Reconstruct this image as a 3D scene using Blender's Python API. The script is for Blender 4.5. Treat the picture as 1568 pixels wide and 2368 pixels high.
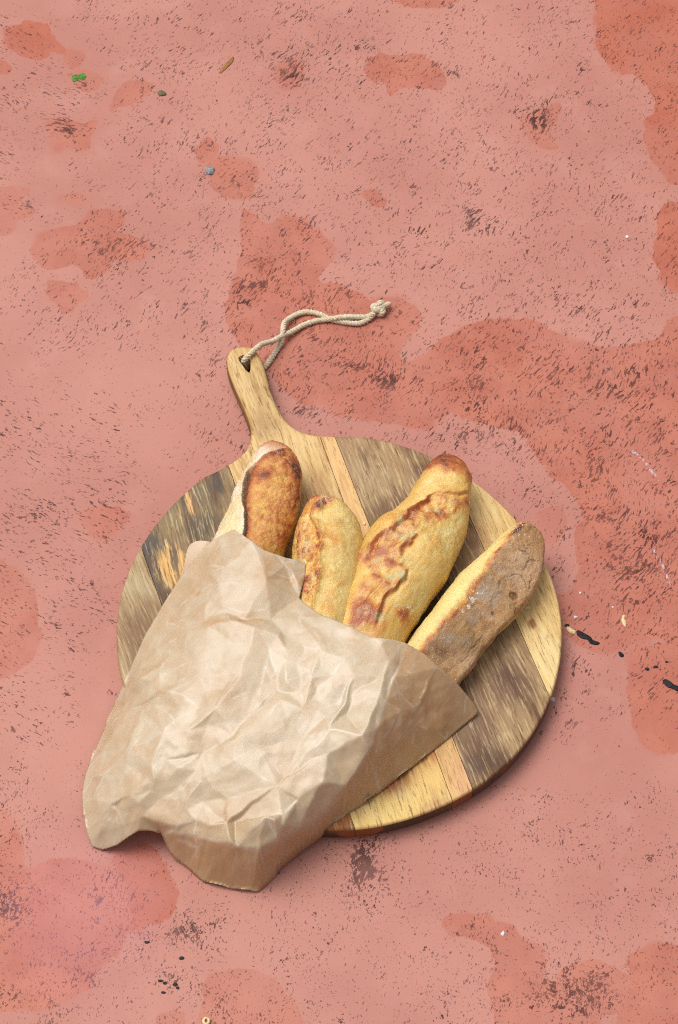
import bpy, bmesh, math, random
import numpy as np
from mathutils import Vector, Matrix
from mathutils.geometry import tessellate_polygon, delaunay_2d_cdt

random.seed(7); RNG = np.random.default_rng(11)
for o in list(bpy.data.objects): bpy.data.objects.remove(o)
scene = bpy.context.scene
COL = scene.collection

# ------------------------------------------------------------------ camera
TILT = math.radians(30.0); FOC = 75.0; SENS = 36.0
BT = 0.018                                   # top of the board above the table
TW, TH = 1568.0, 2368.0                      # size of the picture used for measuring
ct, st = math.cos(TILT), math.sin(TILT)
def ray(px, py):
    sw = SENS * TW / TH
    a = (np.asarray(px, float) - TW/2) / TW * sw / FOC
    b = -(np.asarray(py, float) - TH/2) / TH * SENS / FOC
    return a, b*ct + st, b*st - ct           # camera looks down, tilted towards +y
DEPTH = 1.438
_r = ray(783, 1460)
CAM = np.array([-_r[0]*DEPTH, -_r[1]*DEPTH, BT - _r[2]*DEPTH])
def W(px, py, z):
    """measured point -> world point at height z (metres)"""
    dx, dy, dz = ray(px, py)
    t = (np.asarray(z, float) - CAM[2]) / dz
    return np.stack([CAM[0] + dx*t, CAM[1] + dy*t, np.broadcast_to(z, np.shape(dx*t)).astype(float)], -1)
def W2(pts, z): 
    p = np.array(pts, float); return W(p[:, 0], p[:, 1], z)[:, :2]
MM = 0.30 / 1029                             # metres per measured pixel near the board

cam = bpy.data.cameras.new('camera'); camo = bpy.data.objects.new('camera', cam); COL.objects.link(camo)
camo.location = CAM; camo.rotation_euler = (TILT, 0, 0)
cam.sensor_fit = 'VERTICAL'; cam.sensor_height = SENS; cam.lens = FOC
cam.clip_start = 0.05; cam.clip_end = 50
cam.dof.use_dof = False; cam.dof.focus_distance = 1.40; cam.dof.aperture_fstop = 16.0
scene.camera = camo
scene.cycles.use_denoising = False; scene.cycles.filter_width = 1.1; scene.cycles.max_bounces = 6; scene.cycles.diffuse_bounces = 4; scene.cycles.sample_clamp_indirect = 4.0
scene.render.resolution_x = 678; scene.render.resolution_y = 1024

# ------------------------------------------------------------------ light
SUN_EL, SUN_AZ = math.radians(66), math.radians(-58)     # from the far left (azimuth from +y, clockwise)
world = bpy.data.worlds.new('World'); scene.world = world; world.use_nodes = True
wn = world.node_tree; wn.nodes.clear()
sky = wn.nodes.new('ShaderNodeTexSky'); sky.sky_type = 'NISHITA'; sky.sun_disc = False
sky.sun_elevation = SUN_EL; sky.sun_rotation = SUN_AZ
sky.air_density = 1.0; sky.dust_density = 6.0; sky.ozone_density = 1.0
hsv = wn.nodes.new('ShaderNodeHueSaturation'); hsv.inputs['Saturation'].default_value = 0.22   # overcast: nearly white sky
bg = wn.nodes.new('ShaderNodeBackground'); bg.inputs['Strength'].default_value = 0.13
wo = wn.nodes.new('ShaderNodeOutputWorld')
wn.links.new(sky.outputs[0], hsv.inputs['Color']); wn.links.new(hsv.outputs[0], bg.inputs[0]); wn.links.new(bg.outputs[0], wo.inputs[0])
sun = bpy.data.lights.new('sun', 'SUN'); sun.energy = 1.45; sun.angle = math.radians(36); sun.color = (1, .965, .91)
suno = bpy.data.objects.new('sun', sun); COL.objects.link(suno)
sd = Vector((math.sin(SUN_AZ)*math.cos(SUN_EL), math.cos(SUN_AZ)*math.cos(SUN_EL), math.sin(SUN_EL)))
suno.rotation_euler = sd.to_track_quat('Z', 'Y').to_euler(); suno.location = sd*3
vs = scene.view_settings; vs.view_transform = 'Standard'; vs.look = 'None'; vs.exposure = 0.04; vs.gamma = 1.0

# ------------------------------------------------------------------ helpers: noise, lines
def lin(c):
    c = np.asarray(c, float)/255
    return np.where(c <= .04045, c/12.92, ((c+.055)/1.055)**2.4)
ALB = 0.86                                   # picture value -> surface albedo
def alb(r, g, b): return tuple(float(x) for x in lin((r, g, b))*ALB)

def _hash(ix, iy, iz, seed):
    h = (ix.astype(np.int64)*374761393 + iy.astype(np.int64)*668265263 + iz.astype(np.int64)*2147483647 + seed*974711) & 0xffffffff
    h = ((h ^ (h >> 13))*1274126177) & 0xffffffff
    h = ((h ^ (h >> 16))*2246822519) & 0xffffffff
    return ((h ^ (h >> 15)) & 0xffffff)/float(0xffffff)
def vnoise(p, scale, seed=0):
    q = np.asarray(p, float)*scale
    if q.shape[-1] == 2: q = np.concatenate([q, np.full(q.shape[:-1]+(1,), .37)], -1)
    q = q@np.array([[.80, .36, -.48], [-.60, .48, -.64], [0, .80, .60]])+seed*1.7
    i = np.floor(q); f0 = q-i; f = f0*f0*f0*(f0*(f0*6-15)+10); i = i.astype(np.int64)
    r = 0
    for a in (0, 1):
        wa = f[..., 0] if a else 1-f[..., 0]
        for b in (0, 1):
            wb = f[..., 1] if b else 1-f[..., 1]
            for c in (0, 1):
                wc = f[..., 2] if c else 1-f[..., 2]
                h = _hash(i[..., 0]+a, i[..., 1]+b, i[..., 2]+c, seed); an = h*6.2832*7; zz = ((h*977.) % 1)*2-1; rr = np.sqrt(1-zz*zz)
                r = r + wa*wb*wc*(np.cos(an)*rr*(f0[..., 0]-a)+np.sin(an)*rr*(f0[..., 1]-b)+zz*(f0[..., 2]-c))
    return np.clip(r*1.9, -1, 1)
def fbm(p, scale, oct=4, seed=0, gain=.5):
    r = 0; a = 1.0; t = 0
    for k in range(oct):
        r = r + a*vnoise(p, scale*2**k*1.03, seed+k*17); t += a; a *= gain
    return r/t
def ss(a, b, x):
    t = np.clip((x-a)/(b-a), 0, 1); return t*t*(3-2*t)
def seg_dist(P, pts):
    """signed distance (+ on the right of the walking direction) to an open polyline"""
    best = np.full(len(P), 1e9); sgn = np.ones(len(P)); par = np.zeros(len(P))
    n = len(pts)-1
    for k in range(n):
        a = pts[k]; d = pts[k+1]-a; L = d@d
        t = np.clip(((P-a)@d)/L, 0, 1)
        e = P-a-t[:, None]*d; dd = np.hypot(e[:, 0], e[:, 1])
        m = dd < best
        best = np.where(m, dd, best)
        s = d[0]*(P[:, 1]-a[1]) - d[1]*(P[:, 0]-a[0])
        sgn = np.where(m, np.where(s < 0, 1., -1.), sgn); par = np.where(m, (k+t)/n, par)
    return best*sgn, par
def poly_sdf(P, poly):
    """negative inside"""
    d = np.full(len(P), 1e9); ins = np.zeros(len(P), bool)
    n = len(poly)
    for k in range(n):
        a = poly[k]; b = poly[(k+1) % n]; e = b-a; w = P-a
        t = np.clip((w@e)/(e@e+1e-12), 0, 1); q = w-t[:, None]*e
        d = np.minimum(d, np.hypot(q[:, 0], q[:, 1]))
        c = (a[1] <= P[:, 1]) != (b[1] <= P[:, 1])
        with np.errstate(divide='ignore', invalid='ignore'):
            xi = a[0] + (P[:, 1]-a[1])*e[0]/(e[1] if e[1] != 0 else 1e-12)
        ins ^= c & (P[:, 0] < xi)
    return np.where(ins, -d, d)
def catmull(pts, n=6, closed=False):
    pts = np.array(pts, float); out = []; N = len(pts)
    rng = range(N) if closed else range(N-1)
    for i in rng:
        if closed: p0, p1, p2, p3 = pts[i-1], pts[i], pts[(i+1) % N], pts[(i+2) % N]
        else: p0, p1, p2, p3 = pts[max(i-1, 0)], pts[i], pts[i+1], pts[min(i+2, N-1)]
        for k in range(n):
            t = k/n
            out.append(.5*((2*p1)+(-p0+p2)*t+(2*p0-5*p1+4*p2-p3)*t*t+(-p0+3*p1-3*p2+p3)*t**3))
    if not closed: out.append(pts[-1])
    return np.array(out)

# ------------------------------------------------------------------ helpers: objects
def link_mesh(name, verts, faces, mat=None, parent=None, smooth=True):
    me = bpy.data.meshes.new(name)
    me.from_pydata([tuple(map(float, v)) for v in verts] if not isinstance(verts, np.ndarray) else verts.tolist(), [],
                   faces.tolist() if isinstance(faces, np.ndarray) else faces)
    if mat: me.materials.append(mat)
    me.polygons.foreach_set('use_smooth', [smooth]*len(me.polygons)); me.update()
    o = bpy.data.objects.new(name, me); COL.objects.link(o)
    if parent: o.parent = parent
    return o
def fattr(o, name, data):
    a = o.data.attributes.new(name, 'FLOAT', 'POINT'); a.data.foreach_set('value', np.asarray(data, np.float32))
def cattr(o, name, rgb):
    a = o.data.attributes.new(name, 'FLOAT_COLOR', 'POINT')
    d = np.ones((len(rgb), 4), np.float32); d[:, :3] = rgb; a.data.foreach_set('color', d.ravel())
def tag(o, label, cat, group=None):
    o['label'] = label; o['category'] = cat
    if group: o['group'] = group
    return o
def empty(name, loc):
    o = bpy.data.objects.new(name, None); o.empty_display_size = .02; o.location = loc; COL.objects.link(o); return o

# ------------------------------------------------------------------ helpers: shader nodes
class S:
    def __init__(s, t, sock): s.t, s.k = t, sock
    def _m(s, op, *a, clamp=False):
        n = s.t.nt.nodes.new('ShaderNodeMath'); n.operation = op; n.use_clamp = clamp
        for i, v in enumerate((s,)+a): s.t.put(n.inputs[i], v)
        return S(s.t, n.outputs[0])
    def __add__(s, o): return s._m('ADD', o)
    def __radd__(s, o): return s._m('ADD', o)
    def __sub__(s, o): return s._m('SUBTRACT', o)
    def __rsub__(s, o): return (s*-1)+o
    def __mul__(s, o): return s._m('MULTIPLY', o)
    def __rmul__(s, o): return s._m('MULTIPLY', o)
    def __truediv__(s, o): return s._m('DIVIDE', o)
    def clamp(s): return s._m('ADD', 0.0, clamp=True)
    def max(s, o): return s._m('MAXIMUM', o)
    def min(s, o): return s._m('MINIMUM', o)
    def abs(s): return s._m('ABSOLUTE')
    def step(s, a, b, lo=0., hi=1.):
        n = s.t.nt.nodes.new('ShaderNodeMapRange'); n.interpolation_type = 'SMOOTHSTEP'
        s.t.put(n.inputs[0], s)
        for i, v in zip((1, 2, 3, 4), (a, b, lo, hi)): s.t.put(n.inputs[i], v)
        return S(s.t, n.outputs[0])
class Mat:
    def __init__(s, name):
        s.m = bpy.data.materials.new(name); s.m.use_nodes = True; s.nt = s.m.node_tree; s.nt.nodes.clear()
        s.out = s.nt.nodes.new('ShaderNodeOutputMaterial')
    def put(s, inp, v):
        if isinstance(v, S): s.nt.links.new(v.k, inp)
        elif isinstance(v, tuple) and len(v) == 3 and inp.type == 'RGBA': inp.default_value = v+(1,)
        else: inp.default_value = v
    def node(s, typ, out=0, **kw):
        n = s.nt.nodes.new(typ)
        for k, v in kw.items():
            if k in n.inputs: s.put(n.inputs[k], v)
            else: setattr(n, k, v)
        return S(s, n.outputs[out])
    def obj(s): return s.node('ShaderNodeTexCoord', 'Object')
    def attr(s, name, out='Fac'): return s.node('ShaderNodeAttribute', out, attribute_name=name)
    def map(s, v, scale=(1, 1, 1), rot=0., loc=(0, 0, 0)):
        a = s.node('ShaderNodeMapping', 0, Vector=v, Rotation=(0, 0, rot), Location=loc)
        return s.node('ShaderNodeVectorMath', 0, operation='MULTIPLY') if False else s._scale(a, scale)
    def _scale(s, v, sc):
        n = s.nt.nodes.new('ShaderNodeVectorMath'); n.operation = 'MULTIPLY'; s.put(n.inputs[0], v); n.inputs[1].default_value = sc
        return S(s, n.outputs[0])
    def vadd(s, a, b):
        n = s.nt.nodes.new('ShaderNodeVectorMath'); n.operation = 'ADD'; s.put(n.inputs[0], a); s.put(n.inputs[1], b); return S(s, n.outputs[0])
    def noise(s, v, scale, detail=2., rough=.5, dist=0., col=False):
        n = s.nt.nodes.new('ShaderNodeTexNoise'); s.put(n.inputs['Vector'], v)
        n.inputs['Scale'].default_value = scale; n.inputs['Detail'].default_value = detail
        n.inputs['Roughness'].default_value = rough; n.inputs['Distortion'].default_value = dist
        return S(s, n.outputs[1 if col else 0])
    def voro(s, v, scale, feature='F1', out='Distance'):
        n = s.nt.nodes.new('ShaderNodeTexVoronoi'); n.feature = feature; s.put(n.inputs['Vector'], v); n.inputs['Scale'].default_value = scale
        return S(s, n.outputs[out])
    def mix(s, f, a, b, mode='MIX'):
        n = s.nt.nodes.new('ShaderNodeMix'); n.data_type = 'RGBA'; n.blend_type = mode; n.clamp_factor = True
        s.put(n.inputs[0], f); s.put(n.inputs[6], a); s.put(n.inputs[7], b); return S(s, n.outputs[2])
    def sep(s, v):
        n = s.nt.nodes.new('ShaderNodeSeparateXYZ'); s.put(n.inputs[0], v); return [S(s, n.outputs[i]) for i in range(3)]
    def bump(s, h, strength=.3, dist=.001, normal=None):
        n = s.nt.nodes.new('ShaderNodeBump'); s.put(n.inputs['Height'], h); n.inputs['Strength'].default_value = strength
        n.inputs['Distance'].default_value = dist
        if normal: s.put(n.inputs['Normal'], normal)
        return S(s, n.outputs[0])
    def blob(s, co, c, r, ang=0., wob=None, soft=.5):
        """soft spot round the place c (metres, object space) with radii r; wob = noise that makes its edge uneven"""
        v = s.vadd(co, (-c[0], -c[1], 0.0)); v = s.node('ShaderNodeMapping', 0, Vector=v, Rotation=(0, 0, -ang))
        v = s._scale(v, (1/r[0], 1/r[1], 0.)); n = s.nt.nodes.new('ShaderNodeVectorMath'); n.operation = 'LENGTH'; s.put(n.inputs[0], v)
        d = S(s, n.outputs['Value'])
        if wob is not None: d = d + wob
        return d.step(1-soft, 1+soft, 1., 0.)
    def principled(s, color, rough=.5, normal=None, spec=.5, **kw):
        n = s.nt.nodes.new('ShaderNodeBsdfPrincipled'); s.put(n.inputs['Base Color'], color); s.put(n.inputs['Roughness'], rough)
        s.put(n.inputs['Specular IOR Level'], spec)
        if normal: s.put(n.inputs['Normal'], normal)
        for k, v in kw.items(): s.put(n.inputs[k], v)
        return S(s, n.outputs[0])
    def done(s, sh): s.nt.links.new(sh.k, s.out.inputs[0]); return s.m

# ================================================================== table top
def axis(lo, hi, step, far):
    a = list(np.arange(lo, hi+1e-9, step)); g = step*3; x = hi
    while x < far: x += g; a.append(x); g *= 1.6
    g = step*3; x = lo
    while x > -far: x -= g; a.insert(0, x); g *= 1.6
    return np.array(a)
PATCH = [ # darker, deeper salmon patches where the chalky bloom is gone: outlines measured on the table plane
 ([(10,80),(25,65),(55,50),(85,50),(110,65),(122,85),(140,105),(155,125),(118,118),(118,130),(90,140),(60,132),(30,118),(15,98)], 1.25),
 ([(145,120),(170,115),(190,125),(185,145),(165,155),(150,145)], .8),
 ([(-20,143),(20,143),(32,155),(20,168),(0,172),(-20,170)], 1.2),
 ([(160,175),(185,162),(220,172),(240,185),(225,205),(200,213),(175,200)], .6),
 ([(305,185),(345,190),(355,200),(330,225),(300,240),(270,255),(258,268),(260,235),(280,200)], .8),
 ([(110,290),(150,275),(200,285),(225,280),(210,310),(205,340),(180,345),(160,325),(140,350),(125,340),(120,310)], .9),
 ([(455,340),(480,315),(500,335),(495,360),(470,375),(450,355)], .8),
 ([(480,380),(515,360),(540,370),(580,375),(595,395),(590,430),(575,455),(540,462),(510,450),(490,425),(485,400)], .9),
 ([(-40,440),(65,440),(40,470),(85,485),(70,500),(40,510),(30,530),(0,545),(-40,540)], .7),
 ([(140,455),(190,450),(200,465),(170,478)], .6),
 ([(75,575),(90,550),(140,530),(180,515),(210,490),(240,483),(280,492),(285,520),(270,535),(310,550),(330,560),(345,575),(310,600),(260,605),(245,630),(215,645),(190,640),(175,610),(130,625),(100,610),(80,595)], 1.),
 ([(105,655),(125,648),(170,655),(195,675),(200,685),(170,710),(148,730),(130,705),(115,690)], .85),
 ([(845,150),(860,135),(880,122),(920,130),(960,125),(1000,140),(1020,165),(1035,190),(1010,210),(975,205),(950,200),(930,200),(908,218),(890,195),(860,185)], 1.),
 ([(910,-30),(920,5),(960,15),(1010,18),(1050,8),(1060,-30)], 1.),
 ([(838,450),(855,438),(880,445),(895,465),(885,480),(860,470)], .9),
 ([(1205,280),(1235,255),(1290,240),(1300,260),(1270,300),(1290,340),(1260,345),(1215,310)], .7),
 ([(640,150),(690,140),(705,175),(690,200),(650,200)], .7),
 ([(1371,-40),(1371,0),(1384,50),(1381,100),(1404,145),(1434,170),(1469,175),(1499,205),(1516,250),(1494,280),(1496,340),(1529,395),(1568,425),(1700,440),(1700,-40)], 1.2),
 ([(1700,455),(1568,465),(1529,480),(1524,525),(1514,600),(1534,650),(1568,672),(1700,680)], 1.1),
 ([(560,490),(575,488),(620,520),(660,500),(700,515),(770,570),(755,610),(740,650),(800,665),(850,690),(900,690),(954,704),(966,750),(929,794),(924,830),(949,840),(984,820),(1034,780),(1084,754),(1159,737),(1234,742),(1284,765),(1324,790),(1409,802),(1484,794),(1529,775),(1568,730),(1800,720),(1800,1500),(1520,1475),(1484,1501),(1473,1487),(1444,1500),(1411,1509),(1371,1504),(1330,1485),(1298,1466),(1200,1400),(1304,1375),(1334,1345),(1339,1295),(1324,1230),(1339,1210),(1349,1185),(1319,1130),(1279,1105),(1234,1045),(1214,1010),(1164,990),(1084,970),(1039,950),(1010,975),(980,990),(900,980),(780,960),(740,925),(700,935),(600,840),(545,790),(522,700),(550,625),(556,560)], 1.),
 ([(1245,1190),(1290,1170),(1310,1200),(1300,1240),(1260,1250)], .6),
 ([(1455,1530),(1480,1500),(1600,1490),(1800,1500),(1800,1760),(1568,1740),(1510,1735),(1475,1700),(1463,1665),(1455,1606),(1452,1563)], .95),
 ([(-40,1305),(20,1312),(50,1325),(80,1370),(95,1450),(80,1520),(30,1555),(-40,1555)], .85),
 ([(187,1202),(206,1176),(257,1171),(287,1177),(288,1210),(257,1235),(235,1245),(206,1228)], .9),
 ([(-60,1860),(0,1878),(25,1908),(50,1948),(52,1993),(70,2013),(90,2013),(110,1993),(155,1985),(210,1998),(260,2020),(295,2093),(295,2153),(280,2188),(260,2218),(225,2253),(185,2298),(140,2318),(65,2333),(15,2335),(-60,2300)], 1.0),
 ([(270,1983),(350,1960),(400,2033),(415,2088),(395,2123),(350,2138),(295,2148),(300,2093),(280,2018)], 1.3),
 ([(475,2268),(495,2248),(540,2240),(600,2248),(645,2273),(670,2308),(695,2343),(695,2420),(470,2420),(468,2333)], .7),
 ([(350,2420),(355,2367),(385,2338),(430,2358),(440,2420)], .7),
 ([(1024,2138),(1034,2118),(1069,2108),(1109,2113),(1144,2128),(1184,2143),(1209,2168),(1249,2193),(1261,2233),(1264,2263),(1284,2273),(1309,2238),(1359,2223),(1409,2233),(1454,2258),(1444,2333),(1384,2353),(1374,2420),(1154,2420),(1144,2333),(1129,2283),(1144,2238),(1129,2193),(1084,2170),(1044,2163)], .75),
 ([(1449,2223),(1474,2198),(1568,2183),(1700,2170),(1700,2420),(1440,2420),(1439,2343),(1460,2260)], .95),
]
# places where the paint is rubbed through in clusters: (x, y, radius x, radius y, strength)
CLUST = [(235,570,45,35,.55),(150,300,45,30,.9),(325,570,40,28,.5),(1250,280,50,40,.9),(1350,155,16,16,.7),(840,2010,38,75,1.25),
 (1360,2290,75,50,.9),(110,1200,80,45,.45),(440,2155,50,30,.7),(455,2200,60,50,.3),(400,2275,45,22,.6),(690,25,30,30,.6),(670,165,45,40,.6),
 (1060,170,30,22,.7),(1140,385,12,12,.7),(70,470,40,20,.5),(240,220,40,30,.4),(540,420,20,15,.8),(710,690,50,35,.4),(560,680,50,50,.4),(900,885,25,22,.8),
 (710,950,45,14,.8),(1110,900,30,50,.7),(1090,500,35,35,.6),(1420,460,40,60,.4),(1350,720,60,30,.4),(1240,820,260,130,.18),(1430,1060,150,140,.30),(1480,860,90,90,.2),(880,840,120,70,.15),(620,640,70,70,.2),(700,560,60,50,.2),(720,870,90,60,.12),
 (1490,1300,90,110,.45),(1100,1020,90,40,.5),(60,1700,50,40,.5),(30,1800,50,40,.5),(20,2090,40,40,.8),(235,2090,60,60,.35),(1140,560,200,150,.12),
 (1000,330,300,180,.05),(760,110,150,80,.18),(330,130,160,80,.15),(820,850,80,40,.4),(330,950,40,40,.4),(180,1045,30,20,.4),(295,745,18,14,.7),
 (1250,60,60,60,.1),(1040,2320,90,60,.25),(1400,2000,90,110,.12),(1190,2040,110,90,.1),(200,2230,70,40,.3),(580,400,30,30,.2),(340,820,300,180,.06)]
SCRATCH = [[(1462,1044),(1475,1052),(1488,1065),(1500,1078),(1510,1093),(1524,1110)], [(1510,1271),(1520,1285),(1532,1307),(1541,1330),(1548,1352)]]
def build_table():
    xs = axis(-.31, .31, .0019, 1.2); ys = axis(-.30, .62, .0019, 1.2)
    X, Y = np.meshgrid(xs, ys); P = np.stack([X.ravel(), Y.ravel()], -1)
    nx, ny = len(xs), len(ys)
    idx = np.arange(nx*ny).reshape(ny, nx)
    F = np.stack([idx[:-1, :-1], idx[:-1, 1:], idx[1:, 1:], idx[1:, :-1]], -1).reshape(-1, 4)
    V = np.concatenate([P, np.zeros((len(P), 1))], 1)
    o = link_mesh('table_top', V, F, None, None, False); o['kind'] = 'structure'
    inner = (np.abs(P[:, 0]) < .45) & (P[:, 1] > -.5) & (P[:, 1] < .8)
    Pi = P[inner]
    wob = np.stack([fbm(Pi, 90, 3, 3), fbm(Pi, 90, 3, 4)], -1)*.0035
    sd = np.full(len(P), .05); amt = np.zeros(len(P)); sdi = np.full(len(Pi), .05); ami = np.zeros(len(Pi))
    for pts, a in PATCH:
        poly = catmull(W2(pts, 0.), 4, True)
        lo, hi = poly.min(0)-.02, poly.max(0)+.02
        m = ((Pi > lo) & (Pi < hi)).all(1)
        if not m.any(): continue
        d = poly_sdf(Pi[m]+wob[m], poly)
        near = d < sdi[m]
        s_ = sdi[m]; a_ = ami[m]; s_[near] = d[near]; a_[near] = a; sdi[m] = s_; ami[m] = a_
    sd[inner] = sdi; amt[inner] = ami
    den = np.zeros(len(P)); ddir = np.zeros(len(P)); dot = np.zeros(len(P))
    for x, y, rx, ry, s in CLUST:
        c = W(x, y, 0.)[:2]
        q = ((P[:, 0]-c[0])/(rx*MM))**2+((P[:, 1]-c[1])/(ry*MM*1.16))**2
        den += s*np.exp(-q*.9)
    scr = np.full(len(P), .05)
    for pts in SCRATCH:
        d, _ = seg_dist(Pi, W2(pts, 0.)); scr[inner] = np.minimum(scr[inner], np.abs(d))
    fattr(o, 'patch', sd); fattr(o, 'amount', amt); fattr(o, 'rub', den); fattr(o, 'scrape', scr)
    m = Mat('worn_salmon_paint'); co = m.obj()
    # --- salmon paint with a chalky bloom; patches where the bloom has been rubbed or wetted away
    big = m.noise(co, 7, 3, .55); mid = m.noise(co, 30, 3, .6); fine = m.noise(co, 420, 2, .6); edge = m.noise(co, 260, 3, .6)
    pink = m.mix(big.step(.35, .65), alb(199, 138, 123), alb(188, 126, 112))
    pink = m.mix(mid.step(.5, .75)*.35, pink, alb(206, 150, 136))
    orange = m.mix(mid.step(.35, .65), alb(194, 117, 95), alb(182, 104, 84))
    deep = alb(182, 88, 56)
    sdn = m.attr('patch') + (edge-.5)*.004 + (mid-.5)*.006
    wide = m.noise(co, 19, 2, .5).step(.48, .68, .0006, .0042)
    inside = (sdn-wide*.5).step(wide*-1.0, wide, 1., 0.)*m.noise(co, 13, 4, .65).step(.34, .62, .66, 1.)
    am = m.attr('amount')
    pcol = m.mix((am-1.0).max(0.)*1.5, orange, deep)
    base = m.mix(inside*am.min(1.0), pink, pcol)
    rim = sdn.abs().step(.0, .0016, 1., 0.)*m.noise(co, 60, 2).step(.45, .62)
    base = m.mix(rim*.22, base, alb(186, 100, 80))
    base = m.mix((fine-.5)*.5+.06, base, alb(186, 120, 108))
    # --- rubbed through flecks, drawn out along the brush strokes
    x, y, z = m.sep(co)
    turn = (x*-3.2 + y*-1.0 + (m.noise(co, 5, 1)-.5)*1.6)
    selA = turn.step(.1, .55)                     # near left: strokes run the other way
    selC = (y + (m.noise(co, 9, 2)-.5)*.1).step(-.04, -.12)   # nearest: dots more than strokes
    warp = m._scale(m.noise(co, 22, 2, .5, col=True), (.02, .02, 0))
    cw = m.vadd(co, warp)
    def strokes(ang, s_along, s_across, seed, det=3.0, ro=.7):
        v = m.node('ShaderNodeMapping', 0, Vector=cw, Rotation=(0, 0, -ang), Location=(seed, seed*.7, seed*.3))
        return m.noise(m._scale(v, (s_along, s_across, 1)), 1.0, det, ro)
    def field(along, across, seed, det=3.0, ro=.7):
        a = strokes(math.radians(58), along, across, seed, det, ro); b = strokes(math.radians(-27), along, across, seed+3, det, ro)
        c = strokes(math.radians(80), (along+across)*.5, across, seed+7, det, ro)
        n1 = m.nt.nodes.new('ShaderNodeMix'); n1.data_type = 'FLOAT'; m.put(n1.inputs[0], selA); m.put(n1.inputs[2], a); m.put(n1.inputs[3], b)
        n2 = m.nt.nodes.new('ShaderNodeMix'); n2.data_type = 'FLOAT'; m.put(n2.inputs[0], selC); m.put(n2.inputs[2], S(m, n1.outputs[0])); m.put(n2.inputs[3], c)
        return S(m, n2.outputs[0])
    rub = m.attr('rub')
    patchy = m.noise(co, 26, 3, .6); pat2 = m.noise(co, 75, 2, .5)
    den = rub*.15 + (patchy-.5)*.20 + (pat2-.5)*.22 + inside*.018 + selC*-.015
    f0 = field(95, 210, 9.7, 4.0); f1 = field(150, 470, 1.3, 3.0, .62); f2 = field(330, 780, 5.1, 2.0, .6)
    big_f = (f1 + den).step(.652, .672); small_f = (f2 + den*.8).step(.642, .668)
    huge = (f0 + (den-.04)*.9).step(.69, .71)
    flecks = big_f.max(small_f*.9).max(huge)
    heavy = (f1 + den + rub*.08).step(.67, .76)
    grain = m.noise(co, 900, 2, .6)
    hue = m.noise(co, 16, 2)
    fcol = m.mix(hue.step(.42, .58), alb(82, 57, 60), alb(76, 40, 34))
    fcol = m.mix(inside*.6, fcol, alb(92, 44, 34))
    fcol = m.mix(heavy*.75, fcol, alb(54, 30, 28))
    left_low = m.blob(co, W(190, 2110, 0.)[:2], (.045, .05), soft=.6)
    fcol = m.mix(left_low*.6, fcol, alb(92, 78, 112))
    cov = flecks*(grain.step(.25, .5, .6, 1.))*(m.noise(co, 40, 2).step(.3, .7, .7, 1.))
    base2 = m.mix(cov*.95, base, fcol)
    violet = m.mix(left_low*.25, base2, alb(205, 130, 140))
    # --- pale scrapes
    sc = (m.attr('scrape') + (m.noise(co, 330, 3, .7)-.5)*.0035).step(.0004, .0012, 1., 0.)*m.noise(co, 240, 2).step(.40, .52)
    col = m.mix(sc*.9, violet, alb(196, 192, 208))
    # --- a few shiny black blisters
    tiny = m.voro(co, 210)
    h = flecks*-1.0 + fine*.15 + sc
    nrm = m.bump(h, .35, .0005)
    rough = inside*-.12 + .56 + flecks*.15 + (mid-.5)*.15
    o.data.materials.append(m.done(m.principled(col, rough, nrm, .22)))
    return o
build_table()

# ================================================================== cutting board
BC = W(783, 1459, BT)[:2]; BR = float(W(1297, 1445, BT)[0]-W(268, 1445, BT)[0])/2
def board_outline():
    h = [(500,1086),(545,1057),(568,1034),(578,1004),(575,975),(560,935),(540,890),(526,852),(523,822),(533,804),(555,797),(580,798),(598,811),(610,835),
         (620,870),(630,905),(645,940),(665,970),(690,990),(722,1000),(770,1004),(830,1005)]
    H = W2(h, BT)
    a0 = math.atan2(H[-1][1]-BC[1], H[-1][0]-BC[0]); a1 = math.atan2(H[0][1]-BC[1], H[0][0]-BC[0])
    if a1 > a0: a1 -= 2*math.pi
    n = 230; circ = []
    r0 = np.hypot(*(H[-1]-BC)); r1 = np.hypot(*(H[0]-BC))
    a0 -= .06; a1e = a1 + .06 - 2*math.pi if a1 > a0 else a1 + .06
    for k in range(n+1):
        t = k/n; a = a0 + (a1e-a0)*t
        r = BR*(1-.055*max(0., -math.sin(a))**2) + (r0-BR)*math.exp(-t*14) + (r1-BR)*math.exp(-(1-t)*14) + .0006*math.sin(a*3+1)+.0004*math.sin(a*7)
        circ.append(BC + r*np.array([math.cos(a), math.sin(a)]))
    Hs = catmull(np.concatenate([[circ[-1]], H, [circ[0]]]), 5)[1:-1]
    return np.concatenate([circ, Hs]), len(circ)
OUT, NC = board_outline()
HOLE = catmull(W2([(551,828),(566,821),(579,834),(577,862),(563,848)], BT), 3, True)
BORG = Vector((BC[0], BC[1], 0))
AX = W2([(528,1075),(810,1885)], BT); AX = (AX[1]-AX[0])/np.linalg.norm(AX[1]-AX[0])   # grain direction
AANG = math.atan2(AX[1], AX[0])
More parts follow.
